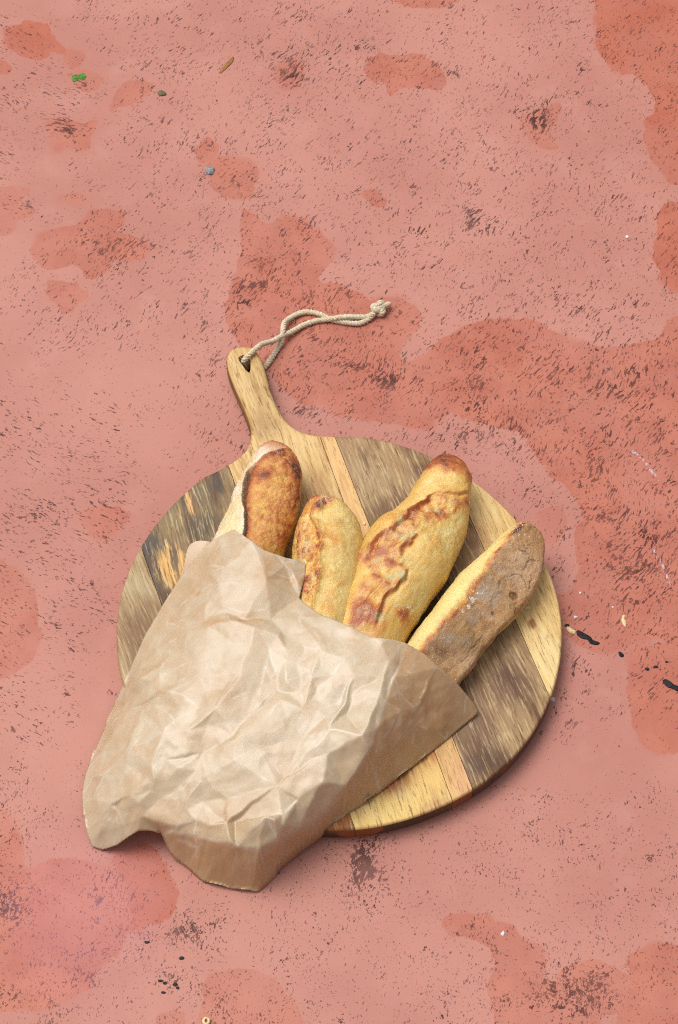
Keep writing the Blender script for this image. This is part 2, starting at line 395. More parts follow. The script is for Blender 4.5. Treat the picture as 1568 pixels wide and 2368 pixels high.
def board_solid():
    n = len(OUT)
    nx = np.roll(OUT, -1, 0)-np.roll(OUT, 1, 0); nx /= np.linalg.norm(nx, axis=1)[:, None]
    area = .5*np.sum(OUT[:, 0]*np.roll(OUT[:, 1], -1)-np.roll(OUT[:, 0], -1)*OUT[:, 1])
    nin = np.stack([-nx[:, 1], nx[:, 0]], -1)*(1 if area > 0 else -1)
    hw = np.zeros(n); hw[NC+4:] = 1
    for _ in range(12): hw = (np.roll(hw, 1)+hw+np.roll(hw, -1))/3
    wear = .5+.5*np.array([math.sin(k*.11)+.6*math.sin(k*.31+1) for k in range(n)])*.6
    b = .0016+.0032*hw+.0005*wear
    prof = [(1.0, BT, 0), (.62, BT-.0002, 0), (.30, BT-.0009, .35), (.08, BT-.0024, .8), (0, BT-.0045, 1), (0, .0075, 1), (.35, .003, 1), (1.1, .0002, 1)]
    rings, edge = [], []
    V = []; E = []
    for f, z, e in prof:
        R = OUT + nin*(b*f)[:, None]
        zz = np.full(n, z) - (BT-z)*0.0
        if e > 0 and z > .006: zz = zz - hw*(.0025 if z < BT-.001 else .0006)
        if z < .006: zz = zz
        rings.append(len(V)); V += [(x-BORG.x, y-BORG.y, q) for (x, y), q in zip(R, zz)]; E += [e]*n
    F = []
    for r in range(len(prof)-1):
        a, c = rings[r], rings[r+1]
        for k in range(n):
            k2 = (k+1) % n; F.append((a+k, c+k, c+k2, a+k2))
    hn = len(HOLE); ht = len(V)
    V += [(x-BORG.x, y-BORG.y, BT) for x, y in HOLE]; E += [0]*hn
    hb = len(V); V += [(x-BORG.x, y-BORG.y, .0002) for x, y in HOLE]; E += [1]*hn
    for k in range(hn): F.append((ht+k, ht+(k+1) % hn, hb+(k+1) % hn, hb+k))
    for base, hbase in ((0, ht), (rings[-1], hb)):
        loop = [Vector(V[base+k]) for k in range(n)]; hl = [Vector(V[hbase+k]) for k in range(hn)]
        tri = tessellate_polygon([loop, hl])
        for t in tri: F.append(tuple(base+i if i < n else hbase+i-n for i in t))
    me = bpy.data.meshes.new('tmp'); me.from_pydata(V, [], F); me.update()
    bm = bmesh.new(); bm.from_mesh(me); lay = bm.verts.layers.float.new('edge')
    bm.verts.ensure_lookup_table()
    for v, e in zip(bm.verts, E): v[lay] = e
    bmesh.ops.triangulate(bm, faces=[f for f in bm.faces if len(f.verts) > 3])
    bmesh.ops.recalc_face_normals(bm, faces=bm.faces)
    bpy.data.meshes.remove(me)
    return bm
def bl(p): return tuple(W(p[0], p[1], BT)[:2]-BC)          # measured point -> board space
def wood(name, light, dark, streak=.5, edge_col=(120, 84, 52), ang=0., seed=0., spots=(), contrast=1., south=None):
    m = Mat(name); co = m.obj()
    co = m.vadd(co, m._scale(m.noise(co, 14, 2, .5, col=True), (.006, .006, 0)))
    v = m.node('ShaderNodeMapping', 0, Vector=co, Rotation=(0, 0, -(AANG+ang)), Location=(seed, seed*.37, seed*.11))
    g1 = m.noise(m._scale(v, (20, 230, 20)), 1, 4, .65, .15)
    g2 = m.noise(m._scale(v, (50, 640, 60)), 1, 4, .68)
    g3 = m.noise(m._scale(v, (110, 1000, 80)), 1, 2, .5)
    broad = m.noise(m._scale(v, (13, 34, 5)), 1, 4, .6)
    wob = (m.noise(m._scale(v, (30, 130, 20)), 1, 3, .65)-.5)*1.5
    t = ((broad-.5)*1.6 + (g1-.5)*1.5)*streak + .42
    col = m.mix(t.step(.15, .85), light, dark)
    co0 = m.obj()
    for (p, r, a, c, k, soft) in spots:
        msk = m.blob(co0, bl(p), (r[0]*MM, r[1]*MM), a, wob+(g1-.5)*1.6, soft)
        if soft <= .35: msk = msk*(g1+(g2-.5)*.5).step(.38, .50)
        col = m.mix(msk*k, col, c)
    hi = g2.step(.5, .68)*.50*contrast; lo = g2.step(.5, .32)*.50*contrast
    col = m.mix(hi, col, m.mix(.6, col, alb(250, 226, 170))); col = m.mix(lo, col, m.mix(.55, col, alb(112, 70, 36)))
    pores = (g3+(g1-.5)*.4).step(.60, .68)*.62*contrast
    col = m.mix(pores*.85, col, alb(108, 70, 38))
    e = m.attr('edge')
    ecol = m.mix(g2.step(.35, .65), alb(*edge_col), alb(*(int(c*.72) for c in edge_col)))
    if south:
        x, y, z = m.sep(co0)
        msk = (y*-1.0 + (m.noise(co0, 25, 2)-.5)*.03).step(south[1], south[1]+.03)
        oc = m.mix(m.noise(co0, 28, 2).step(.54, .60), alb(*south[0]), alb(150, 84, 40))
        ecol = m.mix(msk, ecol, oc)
    col = m.mix(e.step(.5, .85), col, ecol)
    nrm = m.bump(g2*.6+g3*.5-pores, .28, .0005)
    rough = .52+(g1-.5)*.3
    return m.done(m.principled(col, rough, nrm, .32))
L = alb
def build_board():
    solid = board_solid()
    root = empty('cutting_board', BORG)
    tag(root, 'round wooden cutting board with short handle lying on the salmon table', 'cutting board')
    lines = [((325,1260),(385,1430)), ((528,1075),(810,1885)), ((738,1004),(1040,1835)), ((772,1004),(1092,1822)), ((1020,1045),(1268,1605))]
    P = PI = math.pi; R = math.radians
    dirs = []
    for a, b in lines:
        A, B = np.array(bl(a)), np.array(bl(b)); d = (B-A)/np.linalg.norm(B-A)
        nrm = np.array([-d[1], d[0]])
        if nrm[0] < 0: nrm = -nrm
        dirs.append((A, nrm))
    dk = (86, 60, 38)
    mats = [
     wood('pale_grey_wood', L(186,160,118), L(150,116,78), .8, (196,164,118), .06, 3., [((350,1480),(60,90),.3,L(122,82,50),.75,.6),((300,1340),(30,60),1.,L(196,178,138),.5,.6)]),
     wood('smoky_wood', L(150,124,84), L(92,76,60), 1.3, (160,128,84), -.05, 9.,
          [((452,1125),(85,50),-.6,L(92,82,70),.5,.5),((340,1290),(60,60),0.,L(70,66,66),.85,.5),((395,1310),(40,56),.2,L(224,176,104),1.,.32),((440,1165),(10,32),.2,L(226,176,112),.9,.35),((420,1290),(26,18),.2,L(220,174,108),.9,.35),
           ((385,1200),(40,30),.4,L(150,130,92),.4,.6),((400,1385),(50,26),.3,L(96,66,36),.85,.5),((500,1110),(12,40),.3,L(62,56,58),.8,.5),((470,1215),(40,34),.2,L(78,68,58),.7,.5),((800,1885),(60,30),.4,L(176,102,42),.9,.5)], 1.35, ((74,52,32), .105)),
     wood('light_handle_wood', L(228,194,132), L(194,148,90), .9, (150,112,66), 0., 5.,
          [((610,985),(34,42),.5,L(158,112,70),.6,.7),((596,910),(16,60),.4,L(176,134,86),.5,.7),((700,1180),(60,60),.3,L(160,112,70),.5,.8),((770,1230),(30,120),.3,L(176,124,74),.5,.7),((830,1200),(40,60),.2,L(130,84,52),.5,.7),
           ((925,1790),(95,36),.75,L(160,82,34),1.,.55),((985,1745),(40,40),.5,L(196,112,48),.85,.55),((900,1880),(120,40),.35,L(246,210,126),.85,.6),((1000,1800),(60,40),.4,L(244,202,118),.75,.6),((1000,1865),(30,12),.4,L(212,160,112),.6,.6)], 1.1, ((74,54,34), .105)),
     wood('peach_strip_wood', L(234,190,128), L(214,162,100), .7, (150,90,44), 0., 12., [((1075,1800),(30,50),.3,L(222,166,122),.7,.6)], .9, ((140,78,36), .100)),
     wood('dark_brown_wood', L(176,142,100), L(112,78,54), 1.25, (96,64,40), .03, 17.,
          [((860,1130),(60,90),.5,L(176,152,114),.55,.6),((900,1185),(56,40),.4,L(104,66,46),.75,.6),((960,1050),(24,90),.45,L(116,88,62),.6,.5),((870,1210),(22,16),.2,L(112,104,36),.55,.6),((985,1090),(36,26),.4,L(98,56,40),.6,.6),((1120,1250),(30,20),.4,L(120,60,50),.6,.6),
           ((1180,1580),(50,60),.5,L(88,52,40),.85,.6),((1010,1440),(110,70),.7,L(98,66,42),.75,.7),((1110,1650),(70,90),.5,L(150,116,86),.6,.6),((1120,1760),(50,30),.4,L(84,66,54),.7,.5),((1190,1690),(60,46),.6,L(182,150,108),.6,.6),((1100,1700),(40,60),.5,L(110,80,66),.5,.5)], 1.3, ((80,56,38), .085)),
     wood('yellow_wood', L(240,208,142), L(212,168,100), .8, (204,166,112), .02, 23.,
          [((1230,1443),(11,13),.2,L(158,88,40),.95,.35),((1266,1472),(4,5),0.,L(190,120,60),.8,.4),((1110,1240),(22,46),.4,L(190,140,84),.6,.6),((1268,1520),(30,70),.3,L(246,220,160),.6,.6),((1245,1620),(24,26),.3,L(128,88,50),.7,.5)], 1.05, ((98,70,44), .045)),
    ]
    for k in range(6):
        bm = solid.copy()
        g = .00020
        if k > 0:
            A, nv = dirs[k-1]
            r = bmesh.ops.bisect_plane(bm, geom=bm.verts[:]+bm.edges[:]+bm.faces[:], plane_co=(A[0]+nv[0]*g, A[1]+nv[1]*g, 0), plane_no=(nv[0], nv[1], 0), clear_inner=True)
            ed = [e for e in bm.edges if e.is_boundary]; bmesh.ops.holes_fill(bm, edges=ed, sides=0)
        if k < 5:
            A, nv = dirs[k]
            bmesh.ops.bisect_plane(bm, geom=bm.verts[:]+bm.edges[:]+bm.faces[:], plane_co=(A[0]-nv[0]*g, A[1]-nv[1]*g, 0), plane_no=(nv[0], nv[1], 0), clear_outer=True)
            ed = [e for e in bm.edges if e.is_boundary]; bmesh.ops.holes_fill(bm, edges=ed, sides=0)
        me = bpy.data.meshes.new('stave'); bm.to_mesh(me); bm.free(); me.materials.append(mats[k])
        ang = math.radians(40)
        for p in me.polygons: p.use_smooth = True
        me.set_sharp_from_angle(angle=ang)
        o = bpy.data.objects.new('stave', me); COL.objects.link(o); o.parent = root
    solid.free()
    return root
build_board()

# ================================================================== paper bag surface (needed first: the loaves run into it)
FRONT = [(540,1224,62),(570,1243,67),(612,1272,68),(660,1288,67),(706,1300,62),(705,1340,60),(692,1384,62),(740,1420,66),(800,1445,69),(860,1473,72),(905,1478,72),(935,1485,69),
 (985,1515,63),(1040,1562,52),(1075,1600,37),(1108,1646,21),
 (1060,1688,19.5),(960,1770,19.2),(880,1832,19.0),(838,1865,17.5),(800,1893,13),(760,1925,8.5),(700,1970,4),(650,2010,2),(632,2032,1.5),(597,2063,.8),
 (540,2058,.8),(470,2040,.8),(430,2005,1.5),(402,1985,3),(386,1960,8),(374,1932,15),
 (350,1921,22),(320,1922,23),(295,1937,18),(270,1955,10),(236,1966,1.5),(212,1957,1.5),(203,1930,4),
 (190,1860,5),(193,1810,5),(207,1765,4),(235,1700,4),(262,1635,5),(290,1572,16),(330,1480,26),(370,1410,32),(400,1362,36),(440,1305,44),(490,1250,54)]
RIDGE = [(932,1520,67),(912,1565,69),(892,1620,69),(872,1680,67),(850,1738,64),(800,1812,52),(752,1877,40),(692,1910,43),(640,1943,45),(600,1962,45),(550,1956,43),(500,1946,40),(450,1933,36),(410,1926,31),(385,1925,25)]
INNER = [(600,1330,69),(500,1330,61),(480,1430,60),(600,1450,67),(740,1480,68),(820,1530,70),(880,1530,68),(700,1600,65),(820,1650,64),(580,1600,62),(450,1570,56),(350,1640,46),(330,1560,42),(480,1700,56),(620,1740,58),(740,1760,57),
 (300,1740,40),(400,1800,46),(530,1830,49),(660,1850,51),(260,1820,30),(330,1870,35),(450,1890,40),(560,1910,45),(235,1880,20),(240,1930,12),(225,1800,18),(250,1700,22),
 (1000,1600,50),(1040,1640,32),(950,1660,52),(940,1720,40),(880,1760,44),(1020,1560,56),(838,1835,34),(752,1905,24),(695,1958,22),(600,2020,18),(540,2015,18),(470,1995,16),(430,1962,15),(650,1995,16)]
def pt(l): a = np.array(l, float); return W(a[:, 0], a[:, 1], a[:, 2]/1000.)
fr = pt(FRONT); fr = np.concatenate([fr[k]+(np.roll(fr, -1, 0)[k]-fr[k])*np.linspace(0, 1, 7, endpoint=False)[:, None] for k in range(len(fr))])*.8+catmull(pt(FRONT), 7, True)*.2; rg = catmull(pt(RIDGE), 5)
CTRL = np.concatenate([pt(FRONT), rg, pt(INNER)])
def tps(ctrl, smooth=2e-4):
    xy, z = ctrl[:, :2], ctrl[:, 2]
    n = len(xy); r = np.linalg.norm(xy[:, None]-xy[None], axis=2)
    K = -r + np.eye(n)*smooth
    A = np.zeros((n+3, n+3)); A[:n, :n] = K; A[:n, n] = 1; A[:n, n+1:] = xy; A[n, :n] = 1; A[n+1:, :n] = xy.T
    w = np.linalg.solve(A, np.concatenate([z, np.zeros(3)]))
    def f(P):
        out = np.zeros(len(P))
        for i in range(0, len(P), 20000):
            q = P[i:i+20000]; rr = np.linalg.norm(q[:, None]-xy[None], axis=2)
            out[i:i+20000] = -rr@w[:n] + w[n] + q@w[n+1:]
        return out
    return f
TPSZ = tps(CTRL)
CREASE = [ # sharp folds of the paper: points, height in mm (ridge +, valley -)
 ([(600,1290),(615,1345),(690,1350),(708,1330)], 2.4), ([(655,1300),(668,1340),(690,1372)], -2.6), ([(470,1432),(520,1412),(560,1430),(625,1425),(650,1455)], -3.4), ([(480,1452),(530,1436),(590,1450),(640,1470)], 2.2),
 ([(385,1470),(440,1455)], 2.0), ([(570,1665),(640,1600)], -2.4), ([(545,1710),(600,1690),(650,1620)], 2.2),
 ([(430,1690),(500,1640),(560,1560),(575,1500)], 2.4), ([(690,1430),(740,1500),(720,1570),(700,1640)], 2.0), ([(880,1492),(900,1530),(880,1600),(840,1700)], 2.6), ([(925,1495),(918,1540),(898,1590)], -2.4),
 ([(245,1790),(262,1860),(285,1915)], 3.2), ([(212,1850),(255,1865),(300,1840)], 2.4), ([(258,1868),(234,1920)], 2.2), ([(265,1872),(330,1900),(410,1915)], 2.6),
 ([(520,1905),(640,1820),(760,1740)], 3.6), ([(515,1900),(470,1850),(430,1840)], -2.6), ([(545,1900),(650,1880),(688,1852)], -3.2), ([(692,1850),(715,1880),(748,1874)], 3.0), ([(650,1912),(685,1858)], 1.8),
 ([(400,1880),(470,1800),(540,1760),(600,1730)], 2.2), ([(330,1640),(380,1700),(350,1770)], 1.9), ([(385,1760),(470,1740),(540,1700)], -2.2), ([(300,1640),(390,1600),(470,1560)], 1.8),
 ([(470,1990),(540,1985),(505,2035)], 2.6), ([(412,1975),(462,1992),(455,2025)], -2.2), ([(622,1970),(640,2000)], 2.0), ([(930,1640),(865,1750)], 1.6), ([(1000,1600),(905,1715)], 1.4), ([(820,1560),(765,1690),(660,1800)], 2.4),
 ([(620,1500),(640,1560),(600,1640)], -1.8), ([(350,1830),(420,1810),(450,1780)], -2.0), ([(760,1470),(800,1520),(810,1545)], 1.6), ([(1010,1545),(960,1640)], 1.5)]
def bag_surface():
    """flat paper facets: triangles between the measured points, the folds and some chance creases"""
    P = []; E = []
    def add(chain, closed=False):
        b = len(P); P.extend([tuple(q) for q in chain]); n = len(chain)
        E.extend([(b+k, b+(k+1) % n) for k in range(n if closed else n-1)])
    ring = fr[::3]; add(ring, True); poly = ring[:, :2]
    cz = W2(RIDGE, .045); add(pt(RIDGE)[1:])
    for pts, a in CREASE:
        z = .055
        for _ in range(4): xy = np.stack([W(p[0], p[1], zz)[:2] for p, zz in zip(pts, np.broadcast_to(z, len(pts)))]); z = TPSZ(xy)
        a = a*.75; taper = np.full(len(pts), 1.); taper[0] = taper[-1] = .45
        add(np.concatenate([xy, (z+a*.001*taper)[:, None]], 1))
    have = np.array(P)[:, :2]; rr = np.random.default_rng(5); lo, hi = poly.min(0), poly.max(0)
    C = rr.uniform(lo, hi, (9000, 2)); C = C[poly_sdf(C, poly) < -.006]
    gap = .007+.016*ss(-.3, .4, fbm(C, 16, 2, 91))
    extra = []
    for c, g in zip(C, gap):
        if np.min(np.hypot(*(have-c).T)) > g: extra.append(c); have = np.concatenate([have, c[None]])
    extra = np.array(extra); z = TPSZ(extra)+rr.normal(0, 1, len(extra))*.00046*(.6+.8*ss(-.2, .3, fbm(extra, 14, 2, 93)))
    P.extend([tuple(q) for q in np.concatenate([extra, z[:, None]], 1)])
    A = np.array(P)
    v, e, f, ov, oe, of = delaunay_2d_cdt([Vector(q[:2]) for q in A.tolist()], E, [], 0, 1e-6)
    vx = np.array([tuple(q) for q in v]); vz = TPSZ(vx)
    for k, o in enumerate(ov):
        if o: vz[k] = A[o[0], 2]
    tri = np.array([t for t in f if len(t) == 3])
    return vx, vz, tri
FV, FZ, FT = bag_surface()
_fr = np.random.default_rng(3)
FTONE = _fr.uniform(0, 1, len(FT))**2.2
FEDGE = {}
for _t in FT:
    for _x, _y in ((1, 2), (2, 0), (0, 1)): FEDGE.setdefault(tuple(sorted((int(_t[_x]), int(_t[_y])))), max(0., _fr.uniform(-.5, .8)))
def BAGZ(P, full=False):
    out = TPSZ(P); tone = np.zeros(len(P)); wear = np.zeros(len(P))
    for ti, t in enumerate(FT):
        a, b, c = FV[t]
        mn, mx = np.minimum(np.minimum(a, b), c), np.maximum(np.maximum(a, b), c)
        m = np.nonzero((P[:, 0] >= mn[0]-1e-6) & (P[:, 0] <= mx[0]+1e-6) & (P[:, 1] >= mn[1]-1e-6) & (P[:, 1] <= mx[1]+1e-6))[0]
        if not len(m): continue
        d = (b[1]-c[1])*(a[0]-c[0])+(c[0]-b[0])*(a[1]-c[1])
        if abs(d) < 1e-14: continue
        q = P[m]; u = ((b[1]-c[1])*(q[:, 0]-c[0])+(c[0]-b[0])*(q[:, 1]-c[1]))/d; w = ((c[1]-a[1])*(q[:, 0]-c[0])+(a[0]-c[0])*(q[:, 1]-c[1]))/d
        k = (u > -1e-4) & (w > -1e-4) & (u+w < 1+1e-4)
        if full:
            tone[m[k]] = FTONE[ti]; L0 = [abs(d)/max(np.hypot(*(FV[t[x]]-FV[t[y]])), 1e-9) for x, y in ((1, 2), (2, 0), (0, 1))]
            for q_, (x, y), l_ in zip((u[k], w[k], 1-u[k]-w[k]), ((1, 2), (2, 0), (0, 1)), L0):
                e = FEDGE[tuple(sorted((int(t[x]), int(t[y]))))]; wear[m[k]] = np.maximum(wear[m[k]], e*np.exp(-(q_*l_/.00055)**2))
        out[m[k]] = u[k]*FZ[t[0]]+w[k]*FZ[t[1]]+(1-u[k]-w[k])*FZ[t[2]]
    return (out, tone, wear) if full else out

# ================================================================== loaves
PAL = np.array([[250,234,184],[236,204,124],[226,174,84],[214,144,70],[187,99,41],[132,64,30],[62,30,22]], float)
PALX = np.array([0, .2, .4, .55, .7, .85, 1.])
def bake_col(t):
    t = np.clip(t, 0, 1); c = np.stack([np.interp(t, PALX, PAL[:, i]) for i in range(3)], -1)
    return lin(c)*ALB
def bread_material():
    m = Mat('bread_crust'); co = m.obj()
    c = m.attr('crust', 'Color'); gl = m.attr('gloss'); cr = m.attr('rough_crumb'); fl = m.attr('flour')
    n1 = m.noise(co, 420, 3, .65); n2 = m.noise(co, 1300, 2, .6); n3 = m.noise(co, 160, 3, .6)
    c = m.mix((n1-.5)*.9*cr+(n3-.5)*.3, c, m.mix(.75, c, L(120,58,22)))
    c = m.mix((n2.step(.54, .72))*.32, c, m.mix(.6, c, L(254,240,200)))
    c = m.mix((m.noise(co, 700, 2, .6).step(.56, .70))*.45, c, m.mix(.6, c, L(150,84,34)))
    grain = (n2+(n1-.5)*.6+(fl-.2)*.15).step(.585, .64)*(fl*2.2).min(1.0)
    c = m.mix(grain.max(fl.step(.8, 1.)*.6), c, L(244,236,214))
    nrm = m.bump(n1*.9*cr + n2*.5 + n3*.6 + grain*.6, .55, .0012)
    rough = .58-gl*.36+(n3-.5)*.3
    return m.done(m.principled(c, rough, nrm, .6, **{'Subsurface Weight': .0}))
BREAD = bread_material()
class Loaf:
    """a loaf swept along a measured spine: centre points (x, y), half widths, centre height, flattened underside"""
    def __init__(s, spine, zc, hh, nv=270, tiprow=.5, flat=.62, roll=None, square=2.3):
        a = np.array([list(p[:3]) for p in spine], float)
        c = W(a[:, 0], a[:, 1], zc)[:, :2]; r = a[:, 2]*MM
        z = np.array([p[3] if len(p) > 3 else 0. for p in spine])
        fine = catmull(np.concatenate([c, r[:, None], z[:, None]], 1), 40)
        seg = np.concatenate([[0], np.cumsum(np.linalg.norm(np.diff(fine[:, :2], axis=0), axis=1))]); Lg = seg[-1]
        vis = s.vis = .62
        # rows: rounded nose, even spacing in the visible part, coarser inside the bag
        u = np.concatenate([Lg*.0005+np.array([0.]), np.arange(.0003, .085, .00042), np.linspace(.087, Lg*.9995, 60)])
        u = u[u < Lg]
        cx = np.stack([np.interp(u, seg, fine[:, i]) for i in range(4)], -1)
        d = np.gradient(cx[:, :2], u, axis=0)
        k = 25
        d = np.stack([np.convolve(np.pad(d[:, i], k, 'edge'), np.ones(2*k+1)/(2*k+1), 'valid') for i in range(2)], -1)
        d /= np.linalg.norm(d, axis=1)[:, None]; perp = np.stack([-d[:, 1], d[:, 0]], -1)
        rr = np.maximum(cx[:, 2], 1e-5)
        th = np.linspace(0, 2*math.pi, nv, endpoint=False)
        # more points on the upper side
        th = th - .28*np.sin(2*th+0)*0
        C, Sn = np.cos(th), np.sin(th); e = 2/square
        sx = np.sign(C)*np.abs(C)**e; sz = np.sign(Sn)*np.abs(Sn)**e
        sz = np.where(sz < -flat, -flat+(sz+flat)*.08, sz)
        rmax = rr.max(); hz = hh*(rr/rmax)**.75
        X = cx[:, None, 0]+perp[:, None, 0]*(rr[:, None]*sx); Y = cx[:, None, 1]+perp[:, None, 1]*(rr[:, None]*sx)
        Z = zc+cx[:, None, 3]+hz[:, None]*sz
        s.P = np.stack([X, Y, Z], -1); s.u = u; s.Lg = Lg; s.nu, s.nv = len(u), nv; s.rr = rr
        s.side = np.broadcast_to(sx, (s.nu, nv)).ravel(); s.up = np.broadcast_to(sz, (s.nu, nv)).ravel()
        s.U = np.repeat(u, nv); s.zc, s.hh = zc, hh; s.zt = zc+hh*.75
        s.perp = perp; s.d = d; s.c = cx
    def normals(s):
        du = np.gradient(s.P, axis=0); dv = (np.roll(s.P, -1, 1)-np.roll(s.P, 1, 1))
        n = np.cross(dv, du); l = np.linalg.norm(n, axis=2, keepdims=True); n /= np.maximum(l, 1e-12)
        ctr = s.P-s.P.mean(1, keepdims=True)
        if (n*ctr).sum(2).mean() < 0: n = -n
        return n
    def disp(s, h):
        h = h.reshape(s.nu, s.nv)*np.minimum(1, (s.u/.006))[:, None]
        s.P = s.P+s.normals()*h[..., None]
    @property
    def xy(s): return s.P.reshape(-1, 3)[:, :2]
    @property
    def xyz(s): return s.P.reshape(-1, 3)
    def line(s, pts, z=None): return seg_dist(s.base, catmull(W2(pts, s.zt if z is None else z), 4))
    def spot(s, p, r, ry=None):
        c = W(p[0], p[1], s.zt)[:2]; ry = ry or r
        return np.exp(-(((s.base[:, 0]-c[0])/(r*MM))**2+((s.base[:, 1]-c[1])/(ry*MM))**2))
    def finish(s, name, label, bake, gloss, crumb, flour, tint=None):
        V = s.xyz.copy(); ins = poly_sdf(V[:, :2], fr[:, :2]); m = ins < .004
        zb = BAGZ(V[m, :2])-.0028
        lim = V[m, 2]; wgt = ss(.004, -.006, ins[m])
        V[m, 2] = lim + (np.minimum(lim, zb)-lim)*wgt
        V[:, 2] = np.maximum(V[:, 2], BT+.0004+.0006*0)
        base = Vector((float(s.c[40, 0]), float(s.c[40, 1]), BT))
        nv, nu = s.nv, s.nu; idx = np.arange(nu*nv).reshape(nu, nv); j = np.roll(idx, -1, 1)
        F = np.stack([idx[:-1], j[:-1], j[1:], idx[1:]], -1).reshape(-1, 4).tolist()
        F.append(tuple(idx[0][::-1])); F.append(tuple(idx[-1]))
        V = V-np.array(base)
        root = link_mesh(name, V, F, BREAD); root.location = base
        bm = bmesh.new(); bm.from_mesh(root.data); bmesh.ops.recalc_face_normals(bm, faces=bm.faces); bm.to_mesh(root.data); bm.free()
        col = bake_col(bake)
        if tint is not None:
            for k, c in tint: col = col*(1-k[:, None])+lin(c)*ALB*k[:, None]
        cattr(root, 'crust', col); fattr(root, 'gloss', gloss); fattr(root, 'rough_crumb', crumb); fattr(root, 'flour', flour)
        tag(root, label, 'bread', 'small baguettes in the paper bag')
        return root
def ex(d, w): return np.exp(-(d/w)**2)

def loaf_one():
    s = Loaf([(655,1030,4,-.004),(650,1036,26,-.002),(645,1050,45),(636,1082,64),(621,1140,75),(603,1200,81),(580,1255,83),(540,1350,80),(490,1480,74),(440,1620,58),(415,1690,14)], .037, .0205)
    s.base = s.xy.copy(); P3 = s.xyz
    n1 = fbm(P3, 60, 4, 1); n2 = fbm(P3, 240, 3, 2); n3 = fbm(P3, 25, 2, 9); n4 = fbm(P3*[1, 1, .4], 120, 4, 14)
    ear, par = s.line([(645,1040),(624,1048),(604,1064),(583,1082),(573,1100),(567,1135),(564,1160),(569,1195),(566,1235),(556,1275),(535,1320)])
    ear = -(ear+fbm(s.base, 150, 3, 5)*.0008)                   # + = towards the opened crumb (picture right)
    topm = ss(.1, .5, s.up)
    left = ss(.0002, -.0003, ear)*topm; right = (1-left)*topm
    endf = ss(.16, .48, par)*.85+.15*ss(0, .1, par)
    lip = np.exp(-np.abs(ear)/.006)*left*.0030*endf
    drop = np.exp(-np.abs(ear)/.0050)*right*-.0030*endf
    cr, pr = s.line([(655,1056),(675,1072),(690,1098),(693,1135),(682,1170),(676,1205),(668,1245),(650,1290)]); cr = cr+fbm(s.base, 130, 4, 6)*.0030
    if (cr*s.base[:, 0]).mean() < cr.mean()*s.base[:, 0].mean(): cr = -cr   # + = right flank
    groove = (-.0013*ex(cr, .0010)+.0006*ex(cr-.0026, .0016)+.0005*ex(cr+.0022, .0013))*topm*ss(-.2, .2, n3+.2)
    s.disp(lip+drop+groove+n1*.0012+n2*.0005*(1+right)+n3*.0018)
    flank = ss(0, .0012, cr)*topm*right
    tipm = ss(.030, .004, s.U)
    bake = .30+.16*n1
    crumb = .52+.15*n4+.16*n2+.10*n1+.10*n3
    bake = bake*(1-right)+crumb*right
    bake += right*.16*ex(ear-.002, .0024)
    bake += left*(.50*tipm*ss(-.6, .2, n1+.3)-.12)
    bake += .30*s.spot((612,1105), 16, 12)+.10*s.spot((640,1190), 30)-.10*s.spot((598,1170), 22, 30)
    bake += .20*s.spot((668,1238), 22)+.22*s.spot((690,1078), 32, 25)+.16*s.spot((690,1120), 14, 40)+.12*s.spot((640,1050), 30, 14)
    bake += flank*.08+(.14*ex(cr-.0016, .0013)+.10*ex(cr+.0016, .0013)-.24*ex(cr, .0007)*ss(-.1, .2, n3))*topm
    bake = np.where(left > .5, np.clip(bake, .02, .80), np.clip(bake, .1, .9))
    gloss = left*(.95+.3*n1)+flank*.35+tipm*.5
    band = ss(.0018+.0010*n2, .0006, ear)*ss(-.0009, -.0003, ear)*topm*ss(.26, .40, par)
    tint = [(left*np.clip(.5+1.0*n1, 0, .85)*ss(.004, .018, s.U)*(1-band), (250,240,222)), (band*.85, (84,42,26))]  # near-white tint paints a sheen on the left flank; band is burnt crust
    return s.finish('baguette', 'dark brown baguette nearest the handle, split open along a burnt ridge', bake, np.clip(gloss, 0, 1), .35+.65*right, np.clip(.05+left*.10, 0, 1), tint)

